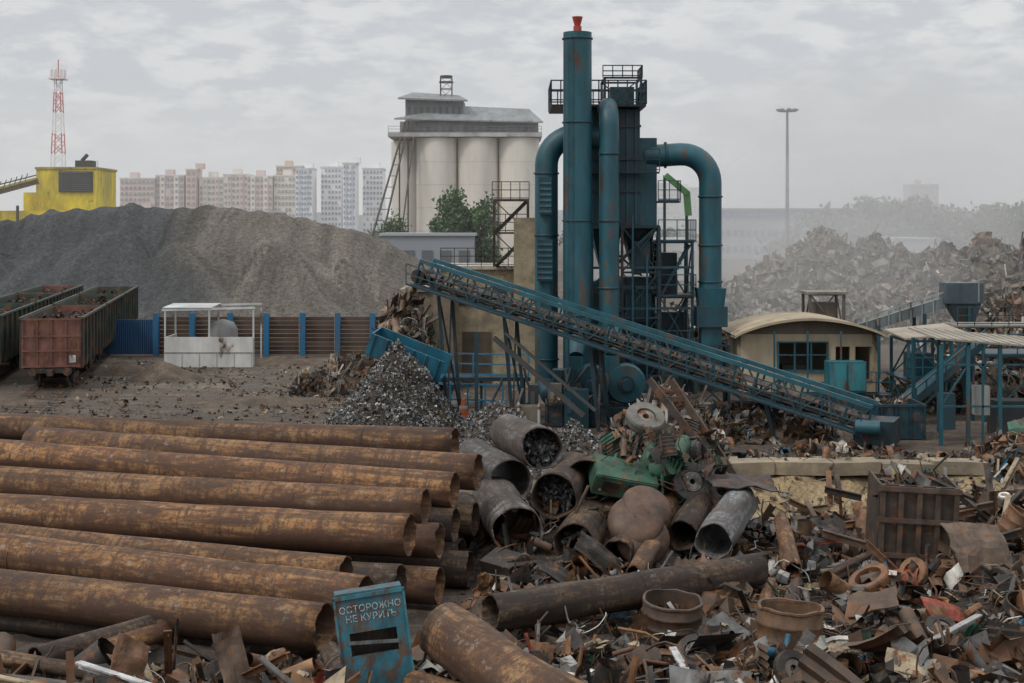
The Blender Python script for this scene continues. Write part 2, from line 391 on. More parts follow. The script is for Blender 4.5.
for tr,(o,c) in enumerate(((0,((RW,(.055,.06,.05)),(GW,GW),(GW,GW))),(-4.7,((GW,GW),(GW,GW),(RW,GW))))):
    for i in range(3):
        t=i*14.1+(2.5 if tr else 0); wagon((-25.1+dx*t+rx*o,77.5+dy*t+ry*o,.0),a,*c[i])
    rl=MB()
    for sx in (-.76,.76):
        p=V(-25.1+rx*(o+sx),77.5+ry*(o+sx),.0); d=V(dx,dy,0); rl.beam(p-d*12,p+d*60,.07,.1,(.08,.05,.035))
    for i in range(110):
        p=V(-25.1+rx*o,77.5+ry*o,-.02)+V(dx,dy,0)*(-12+i*.65); q=V(rx,ry,0)*1.25; rl.beam(p-q,p+q,.24,.1,(.06,.05,.04))
    rl.obj('railway_track',M_wag)

# ---------------------------------------------------------------- distant city
def apartment(x0,x1,y,z1,dep,wall,win,floors,cols,roof=(.55,.55,.55),stripe=None):
    e=empty('apartment_building'); b=MB(); b.span(x0,x1,y,y+dep,0,z1,wall)
    if stripe:
        n=max(2,int((x1-x0)/6))
        for i in range(n): 
            a=x0+(i+.3)*(x1-x0)/n; b.span(a,a+(x1-x0)/n*.35,y-.5,y,0,z1+.5,stripe)
    b.obj('walls',M_far,e)
    b=MB(); b.span(x0-.3,x1+.3,y-.3,y+dep+.3,z1,z1+.8,roof)
    for i in range(max(1,int((x1-x0)/14))):
        a=x0+4+i*14; b.span(a,a+4,y+3,y+8,z1+.8,z1+3.5,wall)
    b.obj('roof',M_far,e)
    b=MB(); fh=z1/floors; cw=(x1-x0)/cols
    for i in range(floors):
        for j in range(cols):
            if random.random()<.06: continue
            a=x0+(j+.25)*cw; k=R(.85,1.15); b.span(a,a+cw*.5,y-.62,y-.02,(i+.3)*fh,(i+.78)*fh,tuple(q*k for q in win))
    b.obj('windows',M_far,e)
PK=(.62,.49,.45);BG=(.70,.64,.56);WW=(.85,.85,.85);WN=(.28,.27,.29);WB=(.25,.29,.36)  # wall and window tones kept pale, distance haze painted into them
apartment(-193,-176,700,31.5,16,PK,WN,11,8); apartment(-175.9,-162,702,33,16,(.58,.44,.42),WN,11,6,stripe=BG); apartment(-161,-156,702,36,14,(.62,.44,.38),WN,12,2)
apartment(-155,-143.1,705,32,16,BG,WN,11,6,stripe=PK); apartment(-143,-131,705,33.5,16,BG,WN,11,6,stripe=PK); apartment(-130.5,-118,700,32.5,16,PK,WN,11,6,stripe=BG); apartment(-117.5,-107,702,33,16,BG,WN,11,6)
apartment(-126,-112,760,40,16,(.62,.42,.26),WN,14,8)
apartment(-105,-97,690,36,16,WW,WB,14,6,stripe=(.50,.56,.62)); apartment(-94,-84,700,37,14,WW,WB,14,6); apartment(-82,-76,690,38.5,15,WW,WB,14,4,stripe=(.45,.51,.58)); apartment(-74,-64,705,36.5,15,WW,WB,14,6)
apartment(252,270,900,34,16,(.56,.52,.50),(.38,.37,.38),11,7); apartment(95,118,1000,38,16,(.62,.61,.62),(.45,.45,.48),12,10); apartment(122,145,1050,36,16,(.62,.61,.61),(.45,.45,.48),12,8)
def lowbuild(name,x0,x1,y,dep,z,wall,roof,win=None,rows=1,n=10,stripe=None):
    e=empty(name); b=MB(); b.span(x0,x1,y,y+dep,0,z,wall)
    if stripe: b.span(x0-.05,x1+.05,y-.06,y-.01,z*.82,z*.97,stripe)
    b.obj('walls',M_far,e)
    b=MB(); b.span(x0-.3,x1+.3,y-.3,y+dep+.3,z,z+.35,roof); b.obj('roof',M_far,e)
    if win:
        b=MB()
        for r in range(rows):
            for i in range(n):
                a=x0+(i+.2)*(x1-x0)/n; b.span(a,a+(x1-x0)/n*.6,y-.12,y-.02,z*(r+.35)/rows,z*(r+.75)/rows,win)
        b.obj('windows',M_far,e)
lowbuild('warehouse',-67,-57,330,30,12,(.72,.73,.75),(.6,.6,.6),(.3,.35,.4),1,14)
lowbuild('office_building',55,92,380,14,13.2,(.36,.37,.41),(.42,.42,.44),(.18,.2,.25),3,20,stripe=(.10,.15,.32))
lowbuild('office_building',93,112,385,14,11.5,(.40,.33,.28),(.42,.42,.42),(.22,.22,.24),2,10)
lowbuild('garage_building',-17,-5,185,12,7.6,(.25,.27,.30),(.34,.36,.39),(.10,.11,.12),1,5)
lowbuild('garage_building',67.5,75,250,18,6.4,(.36,.38,.42),(.36,.40,.46),None)
lowbuild('garage_building',12,30,230,14,6.5,(.4,.4,.4),(.46,.47,.48),(.25,.25,.26),1,8)

# yellow plant
e=empty('yellow_factory_building'); b=MB(); YE=(.74,.58,.03)
b.span(-87,-76,260,273,0,19.2,YE); b.span(-90,-87,262,270,0,15,YE); b.span(-100,-80,258,259.9,0,11.6,YE); b.obj('walls',M_wall,e)
b=MB(); b.span(-82.8,-76.6,259.7,259.95,15,18.8,(.05,.055,.06))
for i in range(10): b.span(-82.6,-76.8,259.55,259.69,15.2+i*.36,15.33+i*.36,(.12,.13,.14))
b.obj('louvre',M_wall,e)
b=MB(); b.span(-87.2,-75.8,259.8,273.2,19.2,19.6,(.4,.32,.05)); b.span(-80.5,-77.5,262,265,19.6,20.9,DK); b.beam((-79.5,263,20.9),(-78.5,263,22.0),.8,.5,DK); railing(b,[(-78,261,19.6),(-76,261,19.6)],1.1,DK); b.obj('roof',M_wall,e)
c=MB(); c.beam((-105,255,11.5),(-86,258,17.0),1.6,1.0,(.16,.13,.08)); c.beam((-105,254,12.8),(-86,257,18.0),.2,.2,DK); c.beam((-105,253.9,12.1),(-86,256.9,17.4),.1,.4,(.5,.4,.05))
for x in (-101,-95,-89): c.beam((x,256,0),(x,256,12.5),.4,.4,DK)
for i in range(20):
    x=-105+i*.95; c.beam((x,253.9,11.5+i*.28),(x+.5,253.9,12.9+i*.28),.12,.12,DK)
c.obj('loading_conveyor',M_wall)

# radio mast
m=MB(); Ys=400; MX_=-127.6
def mw(z): return 2.0*(1-z/60)+.45
for i in range(18):
    z0=i*2.9; z1=z0+2.9; col=(.5,.10,.08) if (i//2)%2 else (.75,.73,.73)
    for sx,sy in ((-1,-1),(1,-1),(1,1),(-1,1)):
        m.beam((MX_+sx*mw(z0),Ys+sy*mw(z0),z0),(MX_+sx*mw(z1),Ys+sy*mw(z1),z1),.24,.24,col)
    for (a1,b1),(a2,b2) in (((-1,-1),(1,-1)),((1,1),(-1,1))):
        m.beam((MX_+a1*mw(z0),Ys+b1*mw(z0),z0),(MX_+a2*mw(z1),Ys+b2*mw(z1),z1),.14,.14,col)
        m.beam((MX_+a2*mw(z0),Ys+b2*mw(z0),z0),(MX_+a1*mw(z1),Ys+b1*mw(z1),z1),.14,.14,col)
m.box((MX_,Ys,50),(4.2,4.2,.3),(.6,.5,.5))
for i in range(8):
    t=i*.785; m.box((MX_+1.9*math.cos(t),Ys+1.9*math.sin(t),51.6),(.5,.4,2.2),(.65,.6,.6))
m.cyl((MX_,Ys,50),(MX_,Ys,55.5),.15,(.5,.1,.08),6); m.obj('radio_mast',M_far)

# silos
e=empty('grain_silo_complex'); SC=(.66,.62,.55)
b=MB()
for x in (-13.2,-6,1.2):
    b.cyl((x,250,0),(x,250,24.2),3.58,SC,40); b.cyl((x,257.4,0),(x,257.4,24.2),3.58,SC,32)
b.cyl((-18.6,256,0),(-18.6,256,24),3.1,(.6,.57,.52),32); b.obj('silo_cylinders',M_silo,e)
b=MB()
for x in (-13.2,-6,1.2):
    for z in (4,8,12,16,20): b.ring((x,250,z),(0,0,1),3.61,3.5,.08,(.5,.48,.45),40)
b.obj('silo_bands',M_silo,e)
b=MB(); b.span(-21.5,5.2,246,262,24.3,25.0,(.42,.42,.41)); b.span(-19.5,4.6,247.5,260,25.0,27.0,(.22,.23,.24)); b.span(-18.6,-8.5,248,259,27.0,30.9,(.20,.215,.23))
b.span(-8.5,4.2,248.6,259,27.0,28.0,(.20,.21,.22)); b.obj('upper_gallery',M_wall,e)
b=MB()
def slab(vs,th,col):
    vs2=[(x,y,z-th) for x,y,z in vs]; b.add(vs+vs2,[(0,1,2,3),(7,6,5,4),(0,4,5,1),(1,5,6,2),(2,6,7,3),(3,7,4,0)],col)
slab([(-19.8,246.6,31.1),(-7.7,246.6,30.7),(-9.4,252,32.0),(-17.6,252,32.5)],.3,(.24,.26,.27))
slab([(-20.4,246.2,27.5),(5.4,246.2,26.9),(3.0,250,29.4),(-8.6,250,29.9)],.25,(.24,.26,.27))
b.obj('roof',M_wall,e)
b=MB()
for i in range(9): b.span(-18.2+i*1.1,-17.7+i*1.1,247.85,247.98,28.4,29.6,(.10,.11,.12))
for i in range(18): b.span(-18.8+i*1.3,-18.1+i*1.3,247.3,247.48,25.4,26.3,(.14,.15,.16))
b.obj('windows',M_wall,e)
b=MB(); frame(b,-12.6,-10.6,250,252,31,35,2,DK,.14); b.ring((-11.6,251,35.2),(0,0,1),1.1,.9,.3,DK,16); b.ring((-11.6,251,34.2),(0,0,1),1.3,1.15,.2,DK,16)
railing(b,[(-21.4,246.1,25.0),(5.1,246.1,25.0)],1.1,(.15,.15,.15),2.0,.07)
for o in (0,1.6,4.5): b.beam((-24.5+o*1.2,240,4),(-18.5+o*.4,247,27),.25,.25,(.08,.06,.05))
for i in range(12):
    t=i/12; b.beam((-24.5+6*t,240+7*t,4+23*t),(-22.6+4.6*t,240+7*t,4+23*t),.12,.12,(.08,.06,.05))
b.beam((-19.5,246.5,0),(-19.5,246.5,24),.25,.25,DK); b.beam((-18,246.5,0),(-18,246.5,24),.25,.25,DK)
b.obj('steelwork',M_wall,e)

# light mast
m=MB(); m.tube([(32.9,170,0),(32.9,170,22.8)],[.3,.14],(.2,.21,.22),12)
m.ring((32.9,170,22.6),(0,0,1),1.1,.9,.12,(.15,.15,.15),20)
for i in range(8):
    t=i*.785; m.box((32.9+1.1*math.cos(t),170+1.1*math.sin(t),22.75),(.4,.4,.2),(.15,.15,.15),(0,0,t)); m.beam((32.9,170,22.6),(32.9+math.cos(t),170+math.sin(t),22.6),.06,.06,(.15,.15,.15))
m.obj('floodlight_mast',M_wall)

# trees
def tree(name,x,y,h,w,cols,n=3400,ls=.26):
    e=empty(name); t=MB(); t.tube([(x,y,0),(x+.1,y,h*.5),(x-.1,y,h*.9)],[.25,.15,.04],(.07,.055,.04),8)
    for i in range(10):
        z=h*R(.25,.8); a_=R(0,6.28); t.tube([(x,y,z),(x+math.cos(a_)*w*.35,y+math.sin(a_)*w*.35,z+h*.12)],[.07,.02],(.07,.055,.04),5)
    t.obj('trunk',M_leaf,e); l=MB()
    cl=[]
    for _ in range(34):
        z=R(.25,.98); wd=w*.42*(1.1-z)**.4; cl.append((x+R(-wd,wd),y+R(-wd,wd),h*z))
    for i in range(n):
        c=random.choice(cl); sp=w*.12; p=V(random.gauss(c[0],sp),random.gauss(c[1],sp),random.gauss(c[2],sp*1.4))
        a_=Euler((R(0,6),R(0,6),R(0,6))).to_matrix(); q=R(.6,1.3)*ls; k=R(.6,1.5)
        l.add([p+a_@V(-q,-q*.6,0),p+a_@V(q,-q*.5,0),p+a_@V(0,q,q*.2)],[(0,1,2)],tuple(u*k for u in random.choice(cols)))
    l.obj('crown',M_leaf,e)
LF=[(.05,.10,.03),(.065,.125,.038),(.035,.068,.024)]
tree('birch_tree',-8.4,194,13.0,4.6,LF); tree('birch_tree',-3.9,194,12.6,4.2,LF); tree('birch_tree',-6.1,197,10.5,4.0,LF); tree('birch_tree',-10.2,198,9.5,3.2,LF)
tree('birch_tree',-17.5,210,10,5,LF,1200)
FT=[(.10,.13,.08),(.13,.155,.10),(.08,.10,.066)]  # far greens greyed in the leaf colour to imitate distance haze
l=MB()
def belt(l,x,y,h,FTx,nc,nl):
    for k in range(nc):
        c=(x+R(-3,3),y+R(-2,2),h*R(.3,.93))
        for j in range(nl):
            p=V(random.gauss(c[0],.9),random.gauss(c[1],.9),random.gauss(c[2],.7)); a_=Euler((R(0,6),R(0,6),R(0,6))).to_matrix(); q=R(.35,.75)
            l.add([p+a_@V(-q,-q*.6,0),p+a_@V(q,-q*.5,0),p+a_@V(0,q,q*.2)],[(0,1,2)],tuple(u*R(.85,1.15) for u in random.choice(FTx)))
for i in range(150):
    x=R(66,160); h=R(10,14)+(2.2 if 82<x<98 or x>112 else 0); belt(l,x,R(310,350),h,FT,14,18)
for i in range(90):
    belt(l,R(-80,80),R(320,430),R(5,9),FT,9,12)
l.obj('distant_tree_belt',M_leaf)
hl=MB(); 
for i in range(40):
    x0=-700+i*40; hl.add([(x0,1250,0),(x0+40,1250,0),(x0+40,1250,20+12*nz(i+1,0,.3)),(x0,1250,20+12*nz(i,0,.3))],[(0,1,2,3)],(.3,.33,.32))
hl.obj('distant_hills',M_far)

# ---------------------------------------------------------------- filter plant
T=(.014,.084,.112); T2=(.010,.052,.072); TD=(.014,.034,.046); TL=(.03,.12,.15)
e=empty('dust_filter_plant')
b=MB(); b.tube([(3.13,68,.3),(3.13,68,18.2)],[.70,.68],T,36)
for z in (1.6,4.4,4.7,9.2,13.9,17.9): b.ring((3.13,68,z),(0,0,1),.74,.66,.08,T2,36)
b.tube([(3.13,68,18.2),(3.13,68,18.5)],[.2,.2],(.35,.05,.03),14); b.tube([(3.13,68,18.5),(3.13,68,18.95)],[.14,.26],(.42,.05,.03),14)
for z in range(3,18): b.beam((2.55,67.35,z),(2.75,67.25,z),.03,.03,T2)
b.beam((2.5,67.35,1),(2.5,67.35,18),.04,.04,T2); b.beam((2.8,67.25,1),(2.8,67.25,18),.04,.04,T2)
b.obj('chimney_stack',M_teal,e)
b=MB()
p=[(1.67,69,1.2),(1.67,69,6),(1.67,69,11.9)]+arc((3.07,69,11.9),1.4,math.pi,math.pi/2,(1,0,0),(0,0,1),9)[1:]+[(4.3,69.8,13.3)]
b.tube(p,.56,T,28)
for z in (2.5,5.5,8.5,11.5): b.ring((1.67,69,z),(0,0,1),.62,.54,.08,T2,28)
b.span(1.2,1.95,68.2,68.5,6.3,8.3,T2)
for i in range(7): b.span(1.22,1.93,68.14,68.19,6.4+i*.27,6.5+i*.27,TL)
b.span(1.3,1.9,68.2,68.5,9.5,11.3,T2)
for i in range(6): b.span(1.32,1.88,68.14,68.19,9.6+i*.27,9.7+i*.27,TL)
p=[(4.64,68,1.5),(4.64,68,8),(4.64,68,13.7)]+arc((4.64,69,13.7),1.0,math.pi,math.pi/2,(0,1,0),(0,0,1),8)[1:]+[(4.64,70.2,14.7)]
b.tube(p,.47,T,26)
for z in (3.,6.,9.2,12.4): b.ring((4.64,68,z),(0,0,1),.53,.45,.08,T2,26)
p=[(6.6,70.6,12.4),(8.3,70.4,12.5)]+arc((8.4,70.3,11.1),1.4,math.pi/2,0,(1,0,0),(0,0,1),9)[1:]+[(9.8,70.3,9),(9.8,70.3,5.9)]
b.tube(p,.56,T,28)
b.ring((7.6,70.5,12.47),(1,0,0),.66,.54,.1,T2,28)
for z in (6.2,8.0,10.4): b.ring((9.8,70.3,z),(0,0,1),.62,.54,.08,T2,28)
b.add([(9.1,69.6,5.9),(10.5,69.6,5.9),(10.5,71,5.9),(9.1,71,5.9),(9.2,69.7,5.0),(10.4,69.7,5.0),(10.4,70.9,5.0),(9.2,70.9,5.0)],[(0,1,2,3),(0,1,5,4),(1,2,6,5),(2,3,7,6),(3,0,4,7)],T)
b.span(9.05,10.55,69.55,71.05,4.0,5.0,T2); b.span(9.3,10.3,69.8,70.8,3.1,4.0,T); frame(b,9.0,10.6,69.5,71.1,0,3.1,2,TD,.12)
b.obj('ducts',M_teal,e)
b=MB(); b.span(3.9,6.3,70,73.5,8.9,14.7,T2); b.span(6.3,7.15,70.2,73.5,8.9,13.3,T)
for i in range(6): b.span(3.95+i*.42,4.02+i*.42,69.92,69.995,8.9,14.7,T)
for z in (9.0,10.6,12.2,13.8): b.span(3.85,6.35,69.88,69.915,z,z+.12,TD)
for x0,x1 in ((3.9,5.5),(5.5,7.1)):
    xm=(x0+x1)/2; b.add([(x0,70,8.9),(x1,70,8.9),(x1,73.4,8.9),(x0,73.4,8.9),(xm-.2,71.5,6.5),(xm+.2,71.5,6.5),(xm+.2,71.9,6.5),(xm-.2,71.9,6.5)],[(0,1,5,4),(1,2,6,5),(2,3,7,6),(3,0,4,7),(4,5,6,7)],T2)
b.span(5.5,7.0,71.0,73,1.0,6.4,TD); b.span(5.6,6.9,70.4,70.9,4.2,5.6,T2); b.span(4.0,5.3,71,73,.2,6.2,TD); b.span(5.9,6.8,70.0,70.38,6.7,8.2,T2)
for i in range(5): b.span(5.65+i*.25,5.7+i*.25,70.33,70.395,4.3,5.5,TL)
b.obj('filter_house',M_teal,e)
b=MB(); frame(b,3.9,7.2,69.9,73.6,0,8.9,3,T2,.2); frame(b,7.3,8.9,70.2,73,0,8.15,3,T2,.13); frame(b,5.4,7.2,69.7,69.85,0,8.9,4,TD,.12)
for z in (2.7,5.45,8.15): b.span(7.2,9.0,70,73.1,z,z+.08,TD); railing(b,[(7.2,70,z),(9.05,70,z),(9.05,73,z)],1.1,T,.7)
for j in range(3):
    z=.0+j*2.72
    for i in range(10): b.box((7.5+i*.14,71.2+(j%2)*.8,z+i*.27),(.25,.7,.04),TD)
    b.beam((7.4,70.8+(j%2)*.8,z),(8.8,70.8+(j%2)*.8,z+2.6),.04,.15,T)
b.span(7.25,8.3,71.5,73,5.5,7.6,TD); b.span(7.4,8.7,71.9,73,2.8,4.6,TD)
b.beam((7.2,70,10.2),(8.2,70,10.2),.1,.1,T2); b.span(7.16,8.3,70,71.4,10.1,10.18,TD); railing(b,[(7.2,70,10.18),(8.3,70,10.18),(8.3,71.4,10.18)],1.0,T,.5,.04)
b.span(1.9,6.5,68.9,73.6,14.75,14.85,TD); railing(b,[(1.9,68.8,14.85),(6.5,68.8,14.85),(6.5,73.6,14.85),(1.9,73.6,14.85),(1.9,68.8,14.85)],1.15,TD,.45,.06)
frame(b,4.6,6.4,70.5,73,14.8,16.3,1,TD,.12); railing(b,[(4.5,70.4,16.3),(6.45,70.4,16.3),(6.45,73,16.3)],.6,TD,.4,.05); b.span(4.9,6.1,71,72.6,14.85,15.9,T2)
railing(b,[(3.8,69.4,11.6),(7.2,69.4,11.6)],1.1,TD,.6,.04); b.span(3.8,7.2,69.35,69.9,11.52,11.6,TD)
b.beam((7.2,69.8,9),(3.9,69.8,6),.1,.1,T2)
for i in range(28): b.beam((6.95,69.78,.3+i*.3),(7.35,69.78,.3+i*.3),.03,.03,T)
for (p_,q_) in (((5.2,69.5,1),(5.2,69.5,8.8)),((5.9,69.5,2),(5.9,69.5,9.5)),((6.6,69.5,.5),(6.6,69.5,7.5))): b.beam(p_,q_,.09,.09,T)
for z in (1.6,3.3,4.9,6.9): b.beam((3.8,69.6,z),(8.9,69.6,z+R(-.1,.1)),.1,.12,T2)
b.obj('steel_frame',M_teal,e)
b=MB()
for fx,fy in ((3.6,66.2),(5.3,66.5)):
    b.ring((fx,fy,1.6),(0,1,0),.95,.2,.7,T,24); b.cyl((fx,fy-.36,1.6),(fx,fy-.5,1.6),.4,TD,18); b.cyl((fx,fy-.5,1.6),(fx,fy-1.0,1.6),.26,T2,14)
    b.span(fx-.95,fx-.3,fy-.33,fy+.33,1.6,2.9,T); b.span(fx-.8,fx+.8,fy-.9,fy+.6,.0,.55,TD); b.tube([(fx-.6,fy,2.9),(fx-.5,fy+.6,3.6),(fx-.45,fy+1.8,4.2)],[.34,.4,.42],T,14)
b.tube([(1.67,69,1.3),(1.8,68,.9),(2.9,66.6,1.5)],[.56,.5,.45],T,18); b.span(1.9,2.9,65.6,66.6,.9,2.3,T2)
b.obj('fans',M_teal,e)
b=MB(); b.beam((8.3,77,11.7),(9.5,77,10.7),.35,.3,(.11,.26,.10)); b.beam((9.45,77,10.8),(9.55,77,9.5),.35,.28,(.10,.24,.10))
for x in (8.3,9.5): b.beam((x,77.4,0),(x,77.4,10.6 if x>9 else 11.7),.14,.14,(.03,.06,.06))
b.obj('green_loader_boom',M_wall)

# processing building + stair tower
e=empty('concrete_process_building'); CB=(.40,.33,.22)
b=MB(); b.span(-4.0,1.3,80,86,0,6.5,CB); b.span(0.1,1.4,78.6,79.98,0,9.4,(.36,.30,.20)); b.span(-6.2,-4,81,86,0,5.2,(.30,.25,.19)); b.span(-4.4,-3.2,79,79.98,0,5.5,(.22,.17,.12)); b.obj('walls',M_conc,e)
b=MB(); b.span(-4.2,1.5,79.8,86.2,6.5,6.7,(.48,.44,.38)); b.span(-6.4,-4,80.8,86.2,5.2,5.35,(.35,.3,.25)); b.obj('roof',M_conc,e)
b=MB()
for i in range(4): b.span(-3.0+i*1.0,-2.3+i*1.0,79.9,79.985,4.5,5.5,(.05,.05,.05))
b.span(-2.8,-1.2,79.9,79.985,0,3,(.09,.07,.05)); b.obj('windows',M_conc,e)
b=MB(); frame(b,-1.0,.9,79,81.5,6.7,10.4,2,DK,.12); railing(b,[(-1.0,79,8.6),(.9,79,8.6)],1,DK,.5); railing(b,[(-1.1,79,10.4),(.95,79,10.4)],1,DK,.5)
for j in range(2):
    for i in range(9): b.box((-.8+i*.2,79.6,6.7+j*1.9+i*.21),(.25,.7,.04),DK)
    b.beam((-.9,79.2,6.7+j*1.9),(.9,79.2,8.5+j*1.9),.06,.2,DK)
railing(b,[(-4,79.9,6.7),(1.3,79.9,6.7)],1,DK,.7)
b.obj('steel_stairs',M_conc,e)

# ---------------------------------------------------------------- inclined conveyor
e=empty('belt_conveyor'); A=V(-4.2,66,6.25); B=V(14.5,58,.55); D=(B-A); L=D.length; u=D/L; side=V(-u.y,u.x,0).normalized(); up=side.cross(u)
if up.z<0: up=-up
b=MB(); n=22; TB=(.03,.05,.055)
for sd in (-.7,.7):
    a0=A+side*sd; a1=B+side*sd; H=up*1.15
    b.beam(a0,a1,.14,.18,T2); b.beam(a0+H,a1+H,.14,.18,T)
    for i in range(n+1):
        p=a0.lerp(a1,i/n); b.beam(p,p+H,.08,.1,T2)
        if i<n:
            q=a0.lerp(a1,(i+1)/n); b.beam(p,q+H,.07,.07,TB) if i%2 else b.beam(p+H,q,.07,.07,TB)
for i in range(n+1):
    p=A.lerp(B,i/n); b.beam(p-side*.7,p+side*.7,.08,.08,T2)
b.obj('truss',M_teal,e)
b=MB(); b.beam(A+up*.55,B+up*.55,1.05,.06,(.06,.052,.045)); b.beam(A+up*.2,B+up*.2,1.0,.05,(.07,.06,.05))
for i in range(40):
    p=A.lerp(B,i/39)+up*.48; b.cyl(p-side*.6,p+side*.6,.07,(.10,.08,.06),8)
b.cyl(A+up*.4-side*.65,A+up*.4+side*.65,.33,DK,18); b.cyl(B+up*.35-side*.65,B+up*.35+side*.65,.3,DK,18)
b.obj('belt_and_rollers',M_scrap,e)
b=MB()
for i in range(200):
    p=A.lerp(B,R(.05,.98))+up*.62+side*R(-.4,.4); piece(b,p,R(.08,.22),[GR,DK,BR,BR,TN],'ppcs')
b.obj('belt_load',M_scrap,e)
b=MB()
for t in (.06,.22,.42,.62,.8):
    p=A.lerp(B,t)
    for sd in (-.7,.7):
        q=p+side*sd; b.beam((q.x+.4,q.y,0),q,.16,.16,TD)
    q=p-side*.7; r_=p+side*.7; b.beam((q.x+.4,q.y,.2),r_,.08,.08,TD); b.beam((r_.x+.4,r_.y,.2),q,.08,.08,TD)
b.beam((-.8,63,4.0),(3.1,61,.8),.14,.2,(.05,.055,.055)); b.beam((-1.6,64,4.2),(-1.6,64,0),.16,.16,T2); b.beam((-.3,63.2,4.2),(3.6,61.2,1.0),.1,.12,(.05,.055,.055))
w0=A-side*1.25; w1=B-side*1.25; b.beam(w0+up*.05,w1+up*.05,.6,.05,TD); railing(b,[w0-side*.3,w1-side*.3],1.0,T2,1.2,.045)
b.obj('supports_and_walkway',M_teal,e)
b=MB(); b.box(tuple(B+V(.3,-.3,.1)),(1.6,1.8,1.0),TD,(0,0,-.4)); b.cyl(B+V(-.8,-1.3,.4),B+V(.1,-1.6,.4),.28,T,14); b.obj('foot_drive',M_teal,e)
b=MB(); BT=(.015,.11,.17)
M=Matrix.Translation((-4.6,63.8,3.2))@Euler((0.15,.36,-.15)).to_matrix().to_4x4()
t=MB(); t.box((0,-.7,0),(3.5,.08,1.0),BT); t.box((0,.7,0),(3.5,.08,1.0),BT); t.box((0,0,-.5),(3.5,1.4,.08),BT); t.box((-1.75,0,0),(.08,1.4,1.0),BT)
for i in range(6): t.box((-1.6+i*.62,-.78,0),(.08,.08,1.0),BT)
b.add(t.v,t.f,BT,M)
for x,y in ((-5.8,63.3),(-3.4,63.2),(-5.8,64.5),(-3.4,64.5)): b.beam((x,y,0),(x,y,2.9),.12,.12,T2)
b.obj('feed_trough',M_teal)
b=MB(); railing(b,[(-3.7,66.5,.0),(.4,65.5,.0)],1.6,(.02,.16,.28),.8,.08); railing(b,[(-3.7,70,1.6),(.8,69,1.6)],1.1,(.02,.16,.28),.8,.06); b.span(-3.8,.9,69.2,71,1.4,1.58,TD)
for x in (-3.6,-1.5,.6): b.beam((x,69.6,0),(x,69.6,1.4),.12,.12,T2)
b.obj('blue_guard_railing',M_teal)
for x,y in ((-.5,63.8),(.3,63.5),(1.2,63)):
    b=MB(); b.tube([(x,y,0),(x,y,1.0),(x,y,1.1)],[.07,.07,.03],(.42,.42,.40),10); b.ring((x,y,.9),(0,0,1),.08,.06,.12,(.3,.08,.04),10); b.box((x,y,.04),(.3,.3,.08),GR); b.obj('marker_post',M_wall)
b=MB(); b.tube([(-2.25,66,.05),(-2.25,66,.95)],[.3,.07],(.7,.14,.02),16); b.box((-2.25,66,.03),(.7,.7,.06),(.6,.12,.02)); b.ring((-2.25,66,.55),(0,0,1),.2,.16,.14,(.6,.6,.6),16); b.obj('traffic_cone',M_wall)
b=MB()
for i in range(16):
    x=R(-1,11); y=R(62.5,66.5); h=R(.6,1.8); c=random.choice([TD,T2,T,(.2,.18,.14),(.1,.1,.1)]); b.span(x,x+R(.4,1.1),y,y+R(.4,.9),0,h,c); b.span(x+.1,x+.3,y-.05,y-.003,h*.4,h*.8,tuple(q*1.7 for q in c))
    b.cyl((x,y,h),(x+R(-.3,.8),y,h+R(.2,1.2)),.06,c,8)
b.obj('switchgear_boxes',M_teal)

# ---------------------------------------------------------------- operator hut
e=empty('operator_hut'); WL=(.46,.385,.27)
b=MB(); b.span(11.1,12.9,69,69.15,.9,3.7,WL); b.span(11.1,11.25,69.15,73,.9,3.7,WL); b.span(12.9,15.3,69.02,69.15,.9,1.9,WL); b.span(11.1,17.8,73,73.15,.9,3.7,(.3,.26,.2))
b.span(15.3,15.7,69,69.3,.9,3.7,WL); b.span(17.4,17.8,69,69.3,.9,3.7,WL); b.span(15.7,17.4,69,69.2,3.1,3.7,WL); b.span(12.9,15.3,69.02,69.15,3.35,3.7,WL); b.span(15.7,17.4,69.02,69.2,.9,1.5,WL); b.span(16.4,16.65,69.0,69.2,1.5,3.1,WL)
b.span(17.65,17.8,69.3,73,.9,3.7,WL); b.obj('walls',M_wall,e)
b=MB()
vs=[];fs=[];n=20
def rz(t): return 3.68+.85*max(0,math.sin(math.pi*t))**.75
for i in range(n+1):
    t=i/n; x=10.7+7.3*t; z=rz(t)
    for y,dz in ((68.2,0),(73.6,0)): vs.append((x,y,z)); vs.append((x,y,z-.12))
for i in range(n):
    o=i*4; fs+= [(o,o+4,o+6,o+2),(o+1,o+5,o+7,o+3),(o,o+4,o+5,o+1),(o+2,o+6,o+7,o+3)]
b.add(vs,fs,(.38,.31,.21)); 
b.add([(11+ (i/12)*6.7,69.05,rz((.3+i/12*6.7)/7.3)-.14 if 0<i<12 else 3.69) for i in range(13)],[tuple(range(13))],(.16,.13,.10)); b.obj('vaulted_roof',M_wall,e)
b=MB()
for x in (12.9,13.7,14.5,15.3): b.beam((x,68.95,1.9),(x,68.95,3.35),.09,.09,T)
for z in (1.95,2.7,3.32): b.beam((12.85,68.93,z),(15.35,68.93,z),.07,.07,T)
for x in (12.6,14.2,15.8,17.6): b.beam((x,68.3,.9),(x,68.3,3.9),.08,.08,T)
b.obj('window_frames',M_teal,e)
b=MB(); b.span(10.9,18.2,67.9,73.2,.65,.88,TD); railing(b,[(12.5,67.9,.88),(18.2,67.9,.88)],1.1,T,.8); 
for x in (11,13.4,15.8,18.1):
    for y in (68,73): b.beam((x,y,0),(x,y,.65),.16,.16,TD)
b.obj('deck',M_teal,e)
